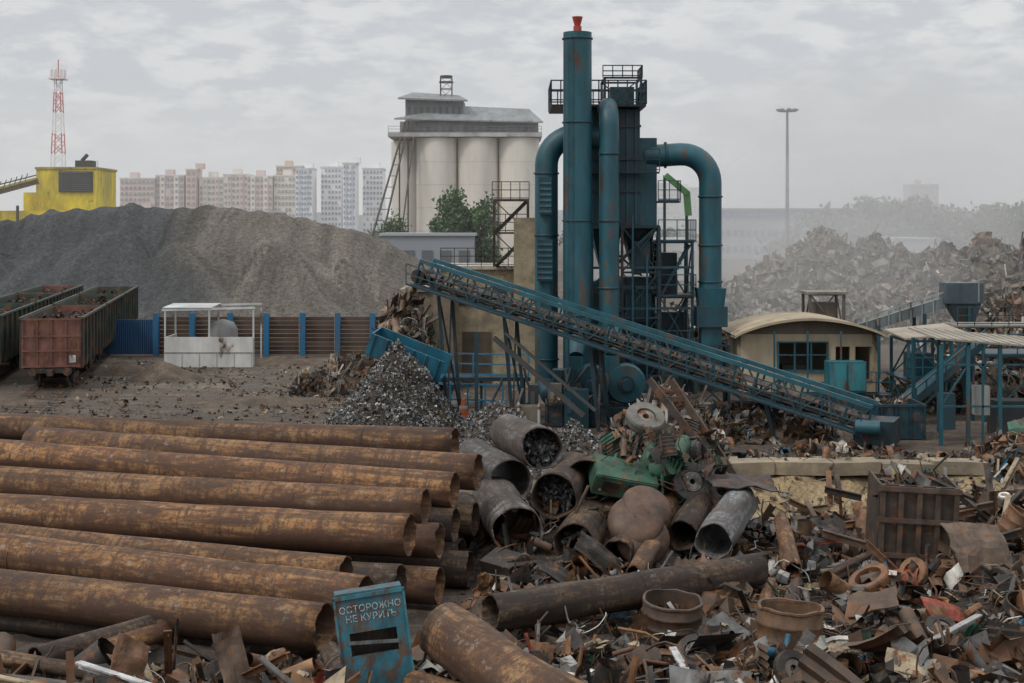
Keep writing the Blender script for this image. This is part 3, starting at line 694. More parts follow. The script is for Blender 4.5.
b=MB(); b.span(14.9,16.7,67.0,67.9,1.1,2.55,(.02,.13,.16)); b.span(14.95,15.75,66.95,66.99,1.2,2.45,(.03,.17,.20)); b.span(15.85,16.65,66.95,66.99,1.2,2.45,(.03,.17,.20)); b.span(14.9,16.7,67.1,67.8,.0,1.1,TD); b.obj('control_cabinet',M_teal,e)
b=MB(); b.box((14,71,1.5),(1.2,.7,1.1),(.1,.1,.1)); b.box((12.5,71.6,1.6),(.7,.7,1.3),(.15,.13,.1)); b.obj('interior_desk',M_wall,e)

# sorting frames and small conveyor between hut and shed
e=empty('sorting_station'); b=MB()
frame(b,18.4,20.4,66,69,0,3.6,2,T,.13); b.span(18.2,20.6,65.8,69.2,1.75,1.85,TD); railing(b,[(18.3,65.9,1.85),(20.5,65.9,1.85)],1.0,T,.6); b.span(18.6,19.6,66.4,67.6,1.85,3.0,T2)
frame(b,21.6,24.6,65,68,0,3.0,1,T2,.13); railing(b,[(21.6,65,3.0),(24.6,65,3.0)],1.0,T,.7); b.span(21.5,24.7,64.9,68.1,3.0,3.08,TD)
p0=V(17.6,64,.9); p1=V(21.8,66,3.7)
b.beam(p0,p1,.9,.35,T2); b.beam(p0+V(0,-.5,.45),p1+V(0,-.5,.45),.07,.07,T)
for i in range(9):
    q=p0.lerp(p1,i/8); b.beam(q+V(0,-.5,-.1),q+V(0,-.5,.45),.06,.06,T)
for t in (.15,.5,.85):
    q=p0.lerp(p1,t); b.beam((q.x,q.y-.4,0),q+V(0,-.4,0),.12,.12,T2); b.beam((q.x,q.y+.4,0),q+V(0,.4,0),.12,.12,T2)
b.obj('steel_frames',M_teal,e)
b=MB(); b.box((19.6,67.5,3.95),(2.9,3.6,.08),(.36,.32,.25),(.05,-.1,0)); b.obj('lean_to_roof',M_wall,e)

# canopy shed
e=empty('canopy_shed'); b=MB()
for x in (17.5,18.6,19.9,22.5):
    for y in (58,62): b.beam((x,y,0),(x,y,4.1),.14,.14,T)
b.beam((17.4,58,3.3),(22.6,58,3.3),.08,.08,T); b.beam((17.4,58,1.6),(22.6,58,1.6),.08,.08,T); b.beam((17.5,58,1.6),(18.6,58,3.3),.06,.06,T); b.beam((19.9,58,3.3),(22.5,58,1.6),.06,.06,T); b.beam((19.2,58,0),(19.2,58,4.1),.08,.08,T); b.obj('posts',M_teal,e)
b=MB(); b.box((20.0,60,4.22),(5.4,4.4,.07),(.33,.30,.25),(.03,.08,0))
for i in range(12): b.box((17.6+i*.44,60,4.45-i*.035),(.05,4.4,.05),(.28,.25,.2),(.03,.08,0))
b.obj('roof',M_wall,e)
b=MB(); b.span(19.0,19.6,58.3,58.8,1.2,2.4,(.35,.35,.33)); b.span(20.6,22.2,60.5,61.7,0,1.5,TD); b.span(17.8,18.4,59,59.5,.5,2.0,T2); b.obj('equipment',M_wall,e)
def bin_(x0,x1,y0,y1,z0,z1,col):
    b=MB(); b.span(x0,x1,y0,y0+.07,z0,z1,col); b.span(x0,x1,y1-.07,y1,z0,z1,col); b.span(x0,x0+.07,y0+.07,y1-.07,z0,z1,col); b.span(x1-.07,x1,y0+.07,y1-.07,z0,z1,col); b.span(x0,x1,y0,y1,z0-.06,z0-.002,col)
    n=int((x1-x0)/.6)
    for i in range(n+1): 
        x=x0+i*(x1-x0-.08)/n; b.span(x,x+.08,y0-.08,y0-.003,z0,z1,tuple(c*.8 for c in col))
    b.span(x0-.04,x1+.04,y0-.1,y0-.083,z1-.1,z1,col)
    for i in range(50): piece(b,(R(x0+.3,x1-.3),R(y0+.3,y1-.3),z1-.2+R(0,.3)),R(.2,.6),PAL)
    return b.obj('scrap_skip',M_scrap)
bin_(14.8,17.3,59.5,61.5,.1,1.5,(.012,.05,.07)); bin_(6.3,9.4,76,78,.06,2.7,(.10,.17,.16)); bin_(9.6,12.4,77,79,.06,2.9,(.15,.18,.15)); bin_(1.5,4.2,63.2,64.8,.1,1.1,TD)

# second conveyor (far right)
e=empty('scrap_loading_conveyor'); b=MB(); CG=(.13,.16,.17)
A2=V(20.6,86,2.6);B2=V(27.3,84,5.0)
b.beam(A2,B2,1.4,.6,CG); b.beam(A2+V(0,-.8,.7),B2+V(0,-.8,.7),.1,.1,(.3,.32,.32)); 
for i in range(12):
    p=A2.lerp(B2,i/11); b.beam(p+V(0,-.8,-.5),p+V(0,-.8,.7),.08,.08,(.25,.27,.27))
b.span(25.4,27.6,83.2,84.6,4.4,5.6,(.06,.09,.11)); b.add([(25.6,83.3,4.4),(27.5,83.3,4.4),(27.5,84.5,4.4),(25.6,84.5,4.4),(26.3,83.7,3.1),(27.2,83.7,3.1),(27.2,84.1,3.1),(26.3,84.1,3.1)],[(0,1,5,4),(1,2,6,5),(2,3,7,6),(3,0,4,7)],(.06,.09,.11))
for x in (21.5,24.2,26.8): 
    for y in (83.4,85.6): b.beam((x,y,0),(x,y,3+(x-21)*.25),.18,.18,T2)
    b.beam((x,83.4,.3),(x,85.6,3),.1,.1,T2)
b.obj('conveyor_body',M_teal,e)
b=MB(); frame(b,17.6,19.6,84,86,0,4.9,2,(.12,.1,.08),.16); b.span(17.4,19.8,83.8,86.2,4.9,5.05,(.2,.18,.15)); b.span(18,19.2,84.4,85.6,3.0,4.4,(.15,.12,.09)); b.obj('drive_frame',M_teal,e)
c=MB(); frame(c,24.5,29,78,80.5,0,3.4,1,T2,.14); c.span(24.3,29.2,77.8,80.7,3.4,3.5,(.2,.19,.17)); railing(c,[(24.4,77.9,3.5),(29.1,77.9,3.5)],1,T2,.8); c.obj('service_platform',M_teal)

# ---------------------------------------------------------------- scrap heaps
def rp(x,y):
    h=0
    for cx,cy,hh,s_ in ((18.5,123,4.0,.6),(22.8,124,6.2,.7),(27.3,125,8.5,.75),(31.5,124,7.8,.62),(37,122,7.3,.6),(40.5,121,7.8,.62),(45.5,120,8.4,.6),(51,118,8.8,.55),(57,117,8.8,.55),(27,118,4.5,.4),(40,108,4.4,.55),(47,106,5.8,.6),(33,112,3.6,.5),(52,104,6,.6),(22,114,2.4,.4)):
        h=max(h,hh-math.hypot(x-cx,y-cy)*s_)
    return h+fr(x,y,.35)*.8-.1 if h>0 else -.3
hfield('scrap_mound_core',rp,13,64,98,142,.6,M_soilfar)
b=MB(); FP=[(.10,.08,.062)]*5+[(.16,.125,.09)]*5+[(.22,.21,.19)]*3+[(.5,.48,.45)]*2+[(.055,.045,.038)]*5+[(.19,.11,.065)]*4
HAZE_COL=(.27,.24,.205)  # air haze painted into the scrap colours, stronger towards the left
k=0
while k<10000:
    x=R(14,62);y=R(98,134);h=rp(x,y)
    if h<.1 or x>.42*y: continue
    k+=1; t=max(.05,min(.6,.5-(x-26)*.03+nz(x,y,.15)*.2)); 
    piece(b,(x,y,h+R(-.2,.45)),R(.4,1.5)*(1.3 if random.random()<.1 else .8),[lerp(random.choice(FP),HAZE_COL,t)],'pppccrrbbtsh',.1)
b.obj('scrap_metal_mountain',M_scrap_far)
def pile(name,cx,cy,rx_,ry_,h,n,s0,s1,pal,mat,kinds='pppprrbbtcswh',core=M_soil,seed=0):
    def f(x,y):
        d=math.hypot((x-cx)/rx_,(y-cy)/ry_); return h*(1-d)+fr(x,y,.6,seed)*.15*h if d<1.15 else -.3
    hfield(name+'_core',f,cx-rx_*1.2,cx+rx_*1.2,cy-ry_*1.2,cy+ry_*1.2,.3,core)
    b=MB(); k=0
    while k<n:
        x=R(cx-rx_*1.1,cx+rx_*1.1);y=R(cy-ry_*1.1,cy+ry_*1.1);z=f(x,y)
        if z<-.05: continue
        k+=1; piece(b,(x,y,z+R(-.3,.5)*s0),R(s0,s1),pal,kinds)
    b.obj(name,mat)
CH=[(.17,.17,.17)]*4+[(.28,.28,.28)]*3+[(.09,.09,.088)]*3+[(.45,.45,.45)]+[(.15,.12,.09)]
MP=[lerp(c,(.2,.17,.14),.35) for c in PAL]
pile('shredded_metal_pile',-5.0,62.5,3.1,3.1,3.7,7500,.1,.24,CH,M_chips,'pppcs')
pile('shredded_metal_pile',-.6,57,2.8,2.2,1.9,3200,.1,.24,CH,M_chips,'pppcs')
pile('shredded_metal_pile',2.2,52,2.2,2.2,1.7,2600,.1,.24,CH,M_chips,'pppcs')
pile('rusty_scrap_heap',-5.9,79,2.6,3.2,5.6,900,.4,1.3,MP,M_scrap,seed=3)
pile('rusty_scrap_heap',-9.0,77,3.0,2.5,1.8,600,.3,1.0,MP,M_scrap,seed=4)
pile('rusty_scrap_heap',9.5,60.5,4.5,2.2,1.3,900,.25,.9,PAL,M_scrap,seed=5)
pile('rusty_scrap_heap',6.2,58,2.6,3.0,2.6,800,.25,.9,PAL,M_scrap,seed=6)
pile('rusty_scrap_heap',12,53,4.5,1.6,.8,500,.2,.8,PAL,M_scrap,seed=6)
pile('rusty_scrap_heap',30,84,6,5,3.6,1500,.35,1.3,MP,M_scrap,seed=7)
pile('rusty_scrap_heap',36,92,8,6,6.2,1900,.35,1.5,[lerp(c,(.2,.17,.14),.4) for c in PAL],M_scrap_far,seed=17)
pile('rusty_scrap_heap',22.5,71,5,3.5,2.4,1000,.3,1.2,MP,M_scrap,seed=8)
pile('rusty_scrap_heap',20,52,4,3,2.0,800,.3,1.0,PAL,M_scrap,seed=9)
pile('rusty_scrap_heap',14,84,6,5,1.8,600,.3,1.1,MP,M_scrap,seed=10)
b=MB()
for i in range(3000):
    x=R(-26,0);y=R(52,97); rr=random.random()
    if rr<.4: x=random.gauss(-9.0,2.6); y=random.gauss(74,5)
    elif rr<.65: x=random.gauss(-20,4); y=random.gauss(84,5)
    elif rr<.8: x=random.gauss(-20,3); y=random.gauss(66,3)
    piece(b,(x,y,.04),R(.05,.34),[DK,BR,GR,RU,TN,BR,(.14,.11,.085)],'ppcsr',.6)
b.obj('yard_debris',M_scrap)

# ---------------------------------------------------------------- ledge & bank
b=MB(); x=6.6
while x<15.6:
    w=R(1.4,2.2); k=R(.8,1.1); b.box((x+w/2,47+R(-.12,.12),1.02+R(-.05,.05)),(w-.04,1.0,.42),tuple(c*k for c in (.30,.245,.165)),(R(-.03,.03),R(-.03,.03),R(-.05,.05))); x+=w
b.obj('concrete_block_ledge',M_conc)
def bank(x,y):
    t=(47.3-y)/3.6; t=max(0,min(1,t)); e_=max(0,min(1,(x-5.5)/1.5))*max(0,min(1,(17-x)/1.5)); back=max(0,min(1,(49.5-y)/1.5))
    return (.85*(1-t)**1.1*back+fr(x,y,.7)*.25)*e_-.05
hfield('sandy_bank',bank,5,17.5,42,50,.18,M_sand)
b=MB()
for i in range(260):
    x=R(6.5,16); y=R(43.5,47.6); piece(b,(x,y,bank(x,y)+(.4 if y>46.6 else .05)),R(.1,.5),[TN,BR,DK,GR,BR],'ppcsrb',.5)
b.obj('bank_debris',M_scrap)

# ---------------------------------------------------------------- foreground junk
def jh(x,y):
    h=.32+fr(x,y,.35)*.36
    h+=1.1*G((x-4)/2.2,(y-40)/2.6)+.5*G((x-1)/1.5,(y-38.5)/2)+.8*G((x-15.0)/3.2,(y-38)/4)+.5*G((x-11)/2,(y-33)/2)
    h*=max(0,min(1,(44.5-y)/2.0)) if x>-1 else max(0,min(1,(32-y)/2))
    if 6<x<13: h*=max(.12,min(1,(42.5-y)/3))
    return h-.02
hfield('junk_ground',jh,-14,21,20,46,.25,M_soil)
b=MB(); b2=MB(); k=0
while k<5200:
    y=21+24*random.random()**1.15; x=R(-.42,.42)*y
    if x<-1.2 and y>27.5: continue
    if x<-.5 and y>27.5 and random.random()<.8: continue
    if y>42 and random.random()<.7: continue
    k+=1; s_=R(.2,.85)*(1.9 if random.random()<.14 else 1)
    piece(b,(x,y,jh(x,y)+R(-.05,.34)),s_,PAL2 if s_<.8 else PAL2[:-12],'ppppprrrrbbbbttccsswhhhg',.4)
for i in range(4500):
    y=21+20*random.random()**1.1; x=R(-.42,.42)*y
    if x<-1.2 and y>27.5: continue
    piece(b2,(x,y,jh(x,y)+R(0,.14)),R(.05,.18),PAL2+[WH]*2+[TN]*4,'ppcsr',.5)
b.obj('scrap_metal_junk',M_scrap); b2.obj('scrap_metal_fragments',M_scrap)

# ---------------------------------------------------------------- steel pipes
def pipe(name,p,q,d,mat,ext=0,n=44,wall=.022,dent=.012,r1=None):
    p=Vector(p);q=Vector(q);dv=(q-p);dv.normalize();q=q+dv*ext;L=(q-p).length
    x=dv; y=V(0,0,1).cross(x).normalized(); z=x.cross(y)
    M=Matrix((x,y,z)).transposed().to_4x4(); M.translation=p
    sd=R(0,99); seg=max(3,int(L/.5)); ro=d/2; r1=ro if r1 is None else r1; b=MB(); vs=[]
    for inner in (0,1):
        for i in range(seg+1):
            t=i/seg
            for k in range(n):
                a=2*math.pi*k/n; rr=ro+(r1-ro)*t+dent*noise.noise(Vector((t*L*.6+sd,math.cos(a)*1.2,math.sin(a)*1.2)))*2
                rr-=wall*inner
                bow=.02*math.sin(math.pi*t)*L/10
                ex=0
                if i==0: ex=.05*noise.noise(Vector((sd,math.cos(a)*3,math.sin(a)*3)))
                vs.append((t*L+ex,rr*math.cos(a),rr*math.sin(a)-bow))
    m=(seg+1)*n; fs=[]
    for i in range(seg):
        for k in range(n):
            k2=(k+1)%n; fs.append((i*n+k,i*n+k2,(i+1)*n+k2,(i+1)*n+k)); fs.append((m+i*n+k,m+(i+1)*n+k,m+(i+1)*n+k2,m+i*n+k2))
    b.add(vs,fs,(.2,.1,.05),None,True)
    ef=[]
    for k in range(n):
        k2=(k+1)%n; ef.append((k,m+k,m+k2,k2)); o=seg*n; ef.append((o+k,o+k2,m+o+k2,m+o+k))
    for f in ef: b.f.append(list(f)); b.c.append((.2,.1,.05)); b.s.append(False)
    if L>7:
        xw=R(2,5)
        while xw<L-1:
            b.ring((xw,0,-.02*math.sin(math.pi*xw/L)*L/10),(1,0,0),ro+.006,ro-.01,.03,(.1,.06,.04),n); xw+=R(4,6)
    return b.obj(name,mat,None,M)
P=[ ((-1.6,40,2.87),(-15.8,44,2.78),.84,3),
 ((-.88,37,2.57),(-13.7,40.5,2.79),.94,0),
 ((-1.44,35.8,2.33),(-14,39,2.69),.90,3),
 ((-2.1,34.6,2.14),(-13.5,37.5,2.22),.88,3),
 ((-2.37,33,1.80),(-12.8,35.5,1.83),.97,3),
 ((-3.64,31.2,1.37),(-12.4,34.2,1.5),.72,3),
 ((-3.1,30,1.13),(-11.9,33,1.41),.93,3),
 ((-3.75,28.5,.94),(-11.2,31,1.04),.96,3)]
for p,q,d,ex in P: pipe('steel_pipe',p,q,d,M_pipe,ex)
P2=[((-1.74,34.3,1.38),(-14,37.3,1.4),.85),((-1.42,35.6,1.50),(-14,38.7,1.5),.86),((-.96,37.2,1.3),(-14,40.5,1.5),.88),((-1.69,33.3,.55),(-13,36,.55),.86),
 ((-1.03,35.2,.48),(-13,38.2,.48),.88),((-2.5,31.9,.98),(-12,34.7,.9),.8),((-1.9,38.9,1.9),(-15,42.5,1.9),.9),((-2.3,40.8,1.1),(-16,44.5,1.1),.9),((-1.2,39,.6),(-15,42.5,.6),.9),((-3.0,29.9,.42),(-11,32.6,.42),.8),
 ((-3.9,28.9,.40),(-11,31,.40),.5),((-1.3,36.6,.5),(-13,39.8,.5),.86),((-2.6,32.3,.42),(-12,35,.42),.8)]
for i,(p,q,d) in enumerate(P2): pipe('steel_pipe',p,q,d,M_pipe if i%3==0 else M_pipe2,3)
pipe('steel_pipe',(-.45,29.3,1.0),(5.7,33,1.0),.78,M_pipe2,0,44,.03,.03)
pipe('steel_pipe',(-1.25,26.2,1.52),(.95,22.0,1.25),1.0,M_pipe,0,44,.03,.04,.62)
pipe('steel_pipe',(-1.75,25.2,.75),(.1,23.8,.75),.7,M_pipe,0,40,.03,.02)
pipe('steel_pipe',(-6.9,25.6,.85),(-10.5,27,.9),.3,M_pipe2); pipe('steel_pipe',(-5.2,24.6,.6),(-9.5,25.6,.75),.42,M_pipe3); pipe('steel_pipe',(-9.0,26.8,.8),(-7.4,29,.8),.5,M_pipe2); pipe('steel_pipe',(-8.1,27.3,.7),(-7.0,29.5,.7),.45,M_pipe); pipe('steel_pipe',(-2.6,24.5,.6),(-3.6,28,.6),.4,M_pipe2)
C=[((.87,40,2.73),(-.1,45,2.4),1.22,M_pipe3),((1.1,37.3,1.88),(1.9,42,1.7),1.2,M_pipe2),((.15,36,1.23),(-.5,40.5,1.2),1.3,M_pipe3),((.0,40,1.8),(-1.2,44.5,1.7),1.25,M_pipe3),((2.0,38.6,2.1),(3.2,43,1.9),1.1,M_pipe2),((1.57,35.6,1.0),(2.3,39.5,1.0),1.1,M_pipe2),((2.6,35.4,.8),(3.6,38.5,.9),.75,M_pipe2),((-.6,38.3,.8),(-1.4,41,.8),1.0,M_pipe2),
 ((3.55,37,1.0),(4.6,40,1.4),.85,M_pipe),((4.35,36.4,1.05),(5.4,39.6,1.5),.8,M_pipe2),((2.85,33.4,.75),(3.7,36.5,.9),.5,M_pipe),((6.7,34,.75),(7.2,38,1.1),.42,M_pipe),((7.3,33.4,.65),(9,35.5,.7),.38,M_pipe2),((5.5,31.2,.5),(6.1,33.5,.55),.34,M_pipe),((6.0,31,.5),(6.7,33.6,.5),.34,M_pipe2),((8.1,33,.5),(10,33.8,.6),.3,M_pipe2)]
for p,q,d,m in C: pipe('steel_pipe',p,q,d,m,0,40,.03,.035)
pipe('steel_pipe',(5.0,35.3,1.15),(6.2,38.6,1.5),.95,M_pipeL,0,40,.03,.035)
for (x,y,z,r) in ((.8,40.6,2.45,.55),(1.2,38.2,1.6,.52)):
    b=MB()
    for i in range(900): 
        t=R(0,1.5); a_=R(0,6.28); rr=r*math.sqrt(R(0,1)); xx=rr*math.cos(a_); zz=rr*math.sin(a_)
        if zz>.1+ t*.2: continue
        piece(b,(x+xx*.9,y+t-.2,z+zz+.2),R(.08,.2),CH,'pc')
    b.obj('shredded_metal_filling',M_chips)
for (x,y,z,Rr,ax) in ((3.15,36.2,1.45,.72,(-.1,-.75,.6)),(3.45,36.5,1.75,.66,(.25,-.6,.75)),(3.3,36.0,1.05,.7,(.1,-.85,.45))):
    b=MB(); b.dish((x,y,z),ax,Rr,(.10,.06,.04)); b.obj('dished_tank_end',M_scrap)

# wrecked axle assembly (green)
e=empty('wrecked_truck_chassis'); GNs=(.04,.105,.07)
b=MB()
b.ring((3.75,40,3.55),(.15,-.55,.8),.56,.27,.32,(.14,.135,.12),28); b.ring((3.75,40,3.55),(.15,-.55,.8),.27,.1,.2,(.2,.18,.15),24)
b.ring((4.9,38.9,1.95),(.1,-.85,.35),.55,.3,.34,(.05,.05,.05),28); b.ring((4.9,38.9,1.95),(.1,-.85,.35),.3,.08,.36,(.16,.16,.15),24)
for i in range(8):
    t=i*.785; b.box((4.9+.19*math.cos(t),38.7-.02*math.sin(t),2.0+.19*math.sin(t)),(.05,.1,.05),(.2,.18,.16))
b.ring((5.25,40,2.6),(.9,-.4,.1),.5,.26,.3,(.05,.05,.05),28)
b.obj('wheels',M_scrap,e)
b=MB(); b.tube([(3.8,40.2,3.3),(4.2,39.8,2.9),(4.6,39.4,2.4),(4.9,39.1,2.0)],[.14,.16,.3,.15],GNs,16)
b.box((4.15,39.3,2.45),(.95,.8,.75),GNs,(.3,.4,.2)); b.cyl((3.9,38.9,2.3),(4.3,38.6,2.5),.28,(.06,.15,.10),18); b.cyl((4.5,38.8,2.7),(4.8,39.5,3.0),.2,GNs,14)
for i in range(8): b.box((3.75+i*.11,38.85,2.85-i*.06),(.05,.5,.35),(.05,.13,.085),(.3,.4,.2))
b.obj('axle_and_gearbox',M_scrap,e)
b=MB(); b.beam((3.2,39.6,1.7),(4.1,41,4.5),.1,.2,(.05,.04,.035)); b.beam((3.9,40.6,4.6),(6.0,39.6,1.9),.1,.2,(.06,.045,.04)); b.beam((4.6,41.2,4.5),(6.3,40.2,1.9),.1,.2,(.08,.055,.04))
for t in (.2,.45,.7): b.beam(V(3.9,40.6,4.6).lerp(V(6.0,39.6,1.9),t),V(4.6,41.2,4.5).lerp(V(6.3,40.2,1.9),t),.1,.15,BR)
b.obj('frame_rails',M_scrap,e)
b=MB()
t=MB(); t.box((0,0,0),(1.7,.9,.06),GNs); t.box((0,-.45,-.3),(1.7,.06,.6),(.05,.13,.09)); t.box((-.85,0,-.3),(.06,.9,.6),GNs); t.box((.3,-.5,-.25),(.5,.05,.35),DK); t.box((-.4,-.5,-.25),(.5,.05,.3),DK)
M=Matrix.Translation((3.1,38.6,2.35))@Euler((.5,.2,.15)).to_matrix().to_4x4()
for f,c in zip(t.f,t.c): b.f.append(f); b.c.append(c); b.s.append(False)
b.v=[tuple(M@Vector(v)) for v in t.v]
for i in range(280): piece(b,(R(2.4,5.8),R(38.4,40.8),R(1.4,3.3)-abs(R(-1,1))*.3),R(.2,.7),[GNs,(.06,.15,.10),DK,DK,BR,BR],'pprrbbtshhg')
b.obj('crushed_body',M_scrap,e)

def drum(x,y,z,r,h,col,tilt=(0,0,0)):
    b=MB(); n=28; M=Matrix.Translation((x,y,z))@Euler(tilt).to_matrix().to_4x4()
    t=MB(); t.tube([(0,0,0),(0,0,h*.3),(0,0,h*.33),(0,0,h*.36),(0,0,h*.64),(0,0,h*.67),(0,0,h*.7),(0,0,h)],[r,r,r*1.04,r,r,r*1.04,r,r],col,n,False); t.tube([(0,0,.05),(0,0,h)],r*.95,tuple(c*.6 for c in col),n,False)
    t.v=[Vector(v)*(1+.07*noise.noise(Vector(v)*2.5+V(x,y,0))) for v in t.v]
    b.add(t.v,t.f,col,M,True); t=MB(); t.ring((0,0,h),(0,0,1),r*1.04,r*.94,.06,col,n); t.cyl((0,0,.03),(0,0,.06),r*.95,col,n); t.ring((0,0,.03),(0,0,1),r*1.03,r*.9,.05,col,n)
    t.v=[Vector(v)*(1+.07*noise.noise(Vector(v)*2.5+V(x,y,0))) for v in t.v]; b.add(t.v,t.f,col,M)
    for i in range(25): 
        a_=R(0,6.28); q=r*R(0,.8); piece(b,M@V(q*math.cos(a_),q*math.sin(a_),h*R(.3,.75)),R(.1,.4),PAL)
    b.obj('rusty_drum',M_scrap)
drum(3.3,29.6,.45,.62,.75,(.07,.045,.03),(.08,.05,0)); drum(5.55,28.6,.35,.65,.95,(.13,.075,.04),(-.05,.06,0)); drum(6.0,26.9,.3,.3,.5,BR,(1.2,.3,.4)); drum(9.0,33.2,.6,.35,.7,(.25,.06,.03),(1.3,0,.8)); drum(2.2,27.9,.3,.35,.6,BR,(1.4,.2,1.0)); drum(10.8,30.5,.4,.4,.6,DK,(.4,.2,0)); drum(12.8,36.8,.9,.4,.8,RU,(.2,.5,0))
for (x,y,z,ax,r) in ((5.2,26.4,.75,(.3,-.8,.5),.36),(3.6,27.8,.65,(-.2,-.5,.8),.4),(8.9,29.5,.6,(.1,-.6,.8),.35),(-4.2,24.2,.6,(.1,-.3,.9),.35),(12.4,33.5,.9,(.3,-.8,.4),.4)):
    b=MB(); b.ring((x,y,z),ax,r,r*.55,.2,DK,24); b.ring((x,y,z),ax,r*.55,r*.2,.14,(.16,.14,.12),20); b.obj('old_wheel',M_scrap)

# dark steel container with ribs, and plates
e=empty('scrap_container'); b=MB(); DC=(.05,.038,.03)
M=Matrix.Translation((9.75,34.4,.1))@Euler((.02,.04,-.1)).to_matrix().to_4x4()
t=MB(); W_=.95
t.span(-W_,W_,0,.06,0,2.6,DC); t.span(-W_,-W_+.06,.06,1.8,0,2.6,DC); t.span(W_-.06,W_,.06,1.8,0,2.6,DC); t.span(-W_,W_,1.8,1.86,0,2.5,DC)
for i in range(5): x=-W_+.02+i*(2*W_-.16)/4; t.span(x,x+.12,-.1,-.004,0,2.6,(.08,.055,.04))
for z in (0,.85,1.7,2.46): t.span(-W_-.03,W_+.03,-.14,-.104,z,z+.12,(.09,.06,.045))
b.v=[tuple(M@Vector(v)) for v in t.v]; b.f=t.f;b.c=t.c;b.s=t.s; b.obj('box',M_scrap,e)
b=MB()
for i in range(60): piece(b,(9.75+R(-.8,.8),35.3+R(-.7,.7),2.5+R(-.2,.3)),R(.3,.8),PAL,'pprrbbts')
b.obj('contents',M_scrap,e)
def plate(name,c,sz,rot,col,th=.03):
    b=MB(); n=8; w,h=sz; M=Matrix.Translation(c)@Euler(rot).to_matrix().to_4x4(); sd=R(0,50)
    f=lambda i,j:(w*(i/n-.5)+.04*w*noise.noise(Vector((sd,j*.7,i*.2))),h*(j/n-.5)+.04*h*noise.noise(Vector((i*.7,sd,j*.2))),.2*noise.noise(Vector((i*.3+sd,j*.3,0)))*max(w,h)*.5)
    vs=[f(i,j) for i in range(n+1) for j in range(n+1)]; m=len(vs); vs+=[(a,b_,c_-th) for a,b_,c_ in vs]
    fs=[(i*(n+1)+j,(i+1)*(n+1)+j,(i+1)*(n+1)+j+1,i*(n+1)+j+1) for i in range(n) for j in range(n)]
    fs=fs+[tuple(a+m for a in reversed(f_)) for f_ in fs]
    for i in range(n): 
        a,b1=i*(n+1),(i+1)*(n+1); fs.append((a,b1,b1+m,a+m)); a,b1=a+n,b1+n; fs.append((a,a+m,b1+m,b1)); a,b1=i,i+1; fs.append((a,a+m,b1+m,b1)); a,b1=n*(n+1)+i,n*(n+1)+i+1; fs.append((a,b1,b1+m,a+m))
    b.add(vs,fs,col,M); return b.obj(name,M_scrap)
plate('steel_plate',(10.9,33.0,1.5),(1.9,1.3),(.9,.15,.5),(.14,.095,.065)); plate('steel_plate',(6.2,38.5,2.05),(1.9,.9),(.25,.1,.2),(.06,.045,.04)); plate('steel_plate',(8.4,37.6,1.0),(1.4,.7),(.5,.2,1),DK)
plate('steel_plate',(-6.8,25.3,1.2),(.7,.9),(1.1,.5,.7),RU); plate('steel_plate',(-5.0,25.6,1.1),(.5,1.2),(1.2,-.2,.4),BR); plate('steel_plate',(-8.2,25.0,.8),(1.1,.7),(.3,.3,.7),RU); plate('steel_plate',(2.1,34.5,1.0),(1.3,.6),(.9,.7,.2),DK); plate('steel_plate',(13.8,34,1.4),(1.6,1.0),(.8,-.3,-.3),BR); plate('steel_plate',(7.9,31.2,.75),(1.1,.8),(.3,-.3,-.3),BR); plate('steel_plate',(1.2,32.8,.9),(1.5,.5),(.5,.5,.4),DK)
plate('steel_plate',(9.2,30.2,.8),(1.0,.5),(.6,.3,.3),(.32,.07,.04)); plate('steel_plate',(4.2,25.2,.8),(.8,.5),(.5,.2,1.3),(.45,.42,.38)); plate('steel_plate',(3.2,24.4,.7),(.9,.6),(.4,-.3,.3),GR); plate('steel_plate',(7.4,26.5,.75),(.9,.6),(.7,.1,-.4),TN); plate('steel_plate',(11.8,30.4,.9),(1.2,.6),(.5,.4,.9),BR)
for p,q,c in (((-7.6,24.9,1.35),(-3.2,22.9,.75),(.5,.5,.5)),((-9.2,24.6,1.25),(-5.5,23.6,.9),(.35,.27,.17)),((-8.6,24.2,1.05),(-6.2,23.9,1.0),(.4,.38,.35)),((-5.0,25.8,.8),(-3.9,24.6,1.6),(.2,.1,.05)),((-6.4,26.5,.6),(-6.2,25.6,1.7),RU),((3.4,25.0,.6),(3.0,26.6,1.1),(.5,.5,.5)),((7.5,27.6,.6),(9.6,29.2,1.0),(.3,.3,.3))):
    b=MB(); b.beam(p,q,.14,.03,c); b.beam(V(*p)+V(0,.06,-.07),V(*q)+V(0,.06,-.07),.03,.12,c); b.obj('steel_channel',M_scrap)
for i in range(44):
    p=V(R(8.5,15.5),R(31,42),R(.4,1.6)); a_=R(0,3.14); l_=R(.7,1.8); q=p+V(math.cos(a_)*l_,math.sin(a_)*l_*.6,R(-.5,.9)); c=pc([BR,RU,DK,DK,TN,BR])
    b=MB(); h=.16; b.beam(p,q,.14,.025,c); b.beam(p+V(0,0,h),q+V(0,0,h),.14,.025,c); b.beam(p+V(0,0,h/2),q+V(0,0,h/2),.025,h-.03,c); b.obj('steel_girder',M_scrap)

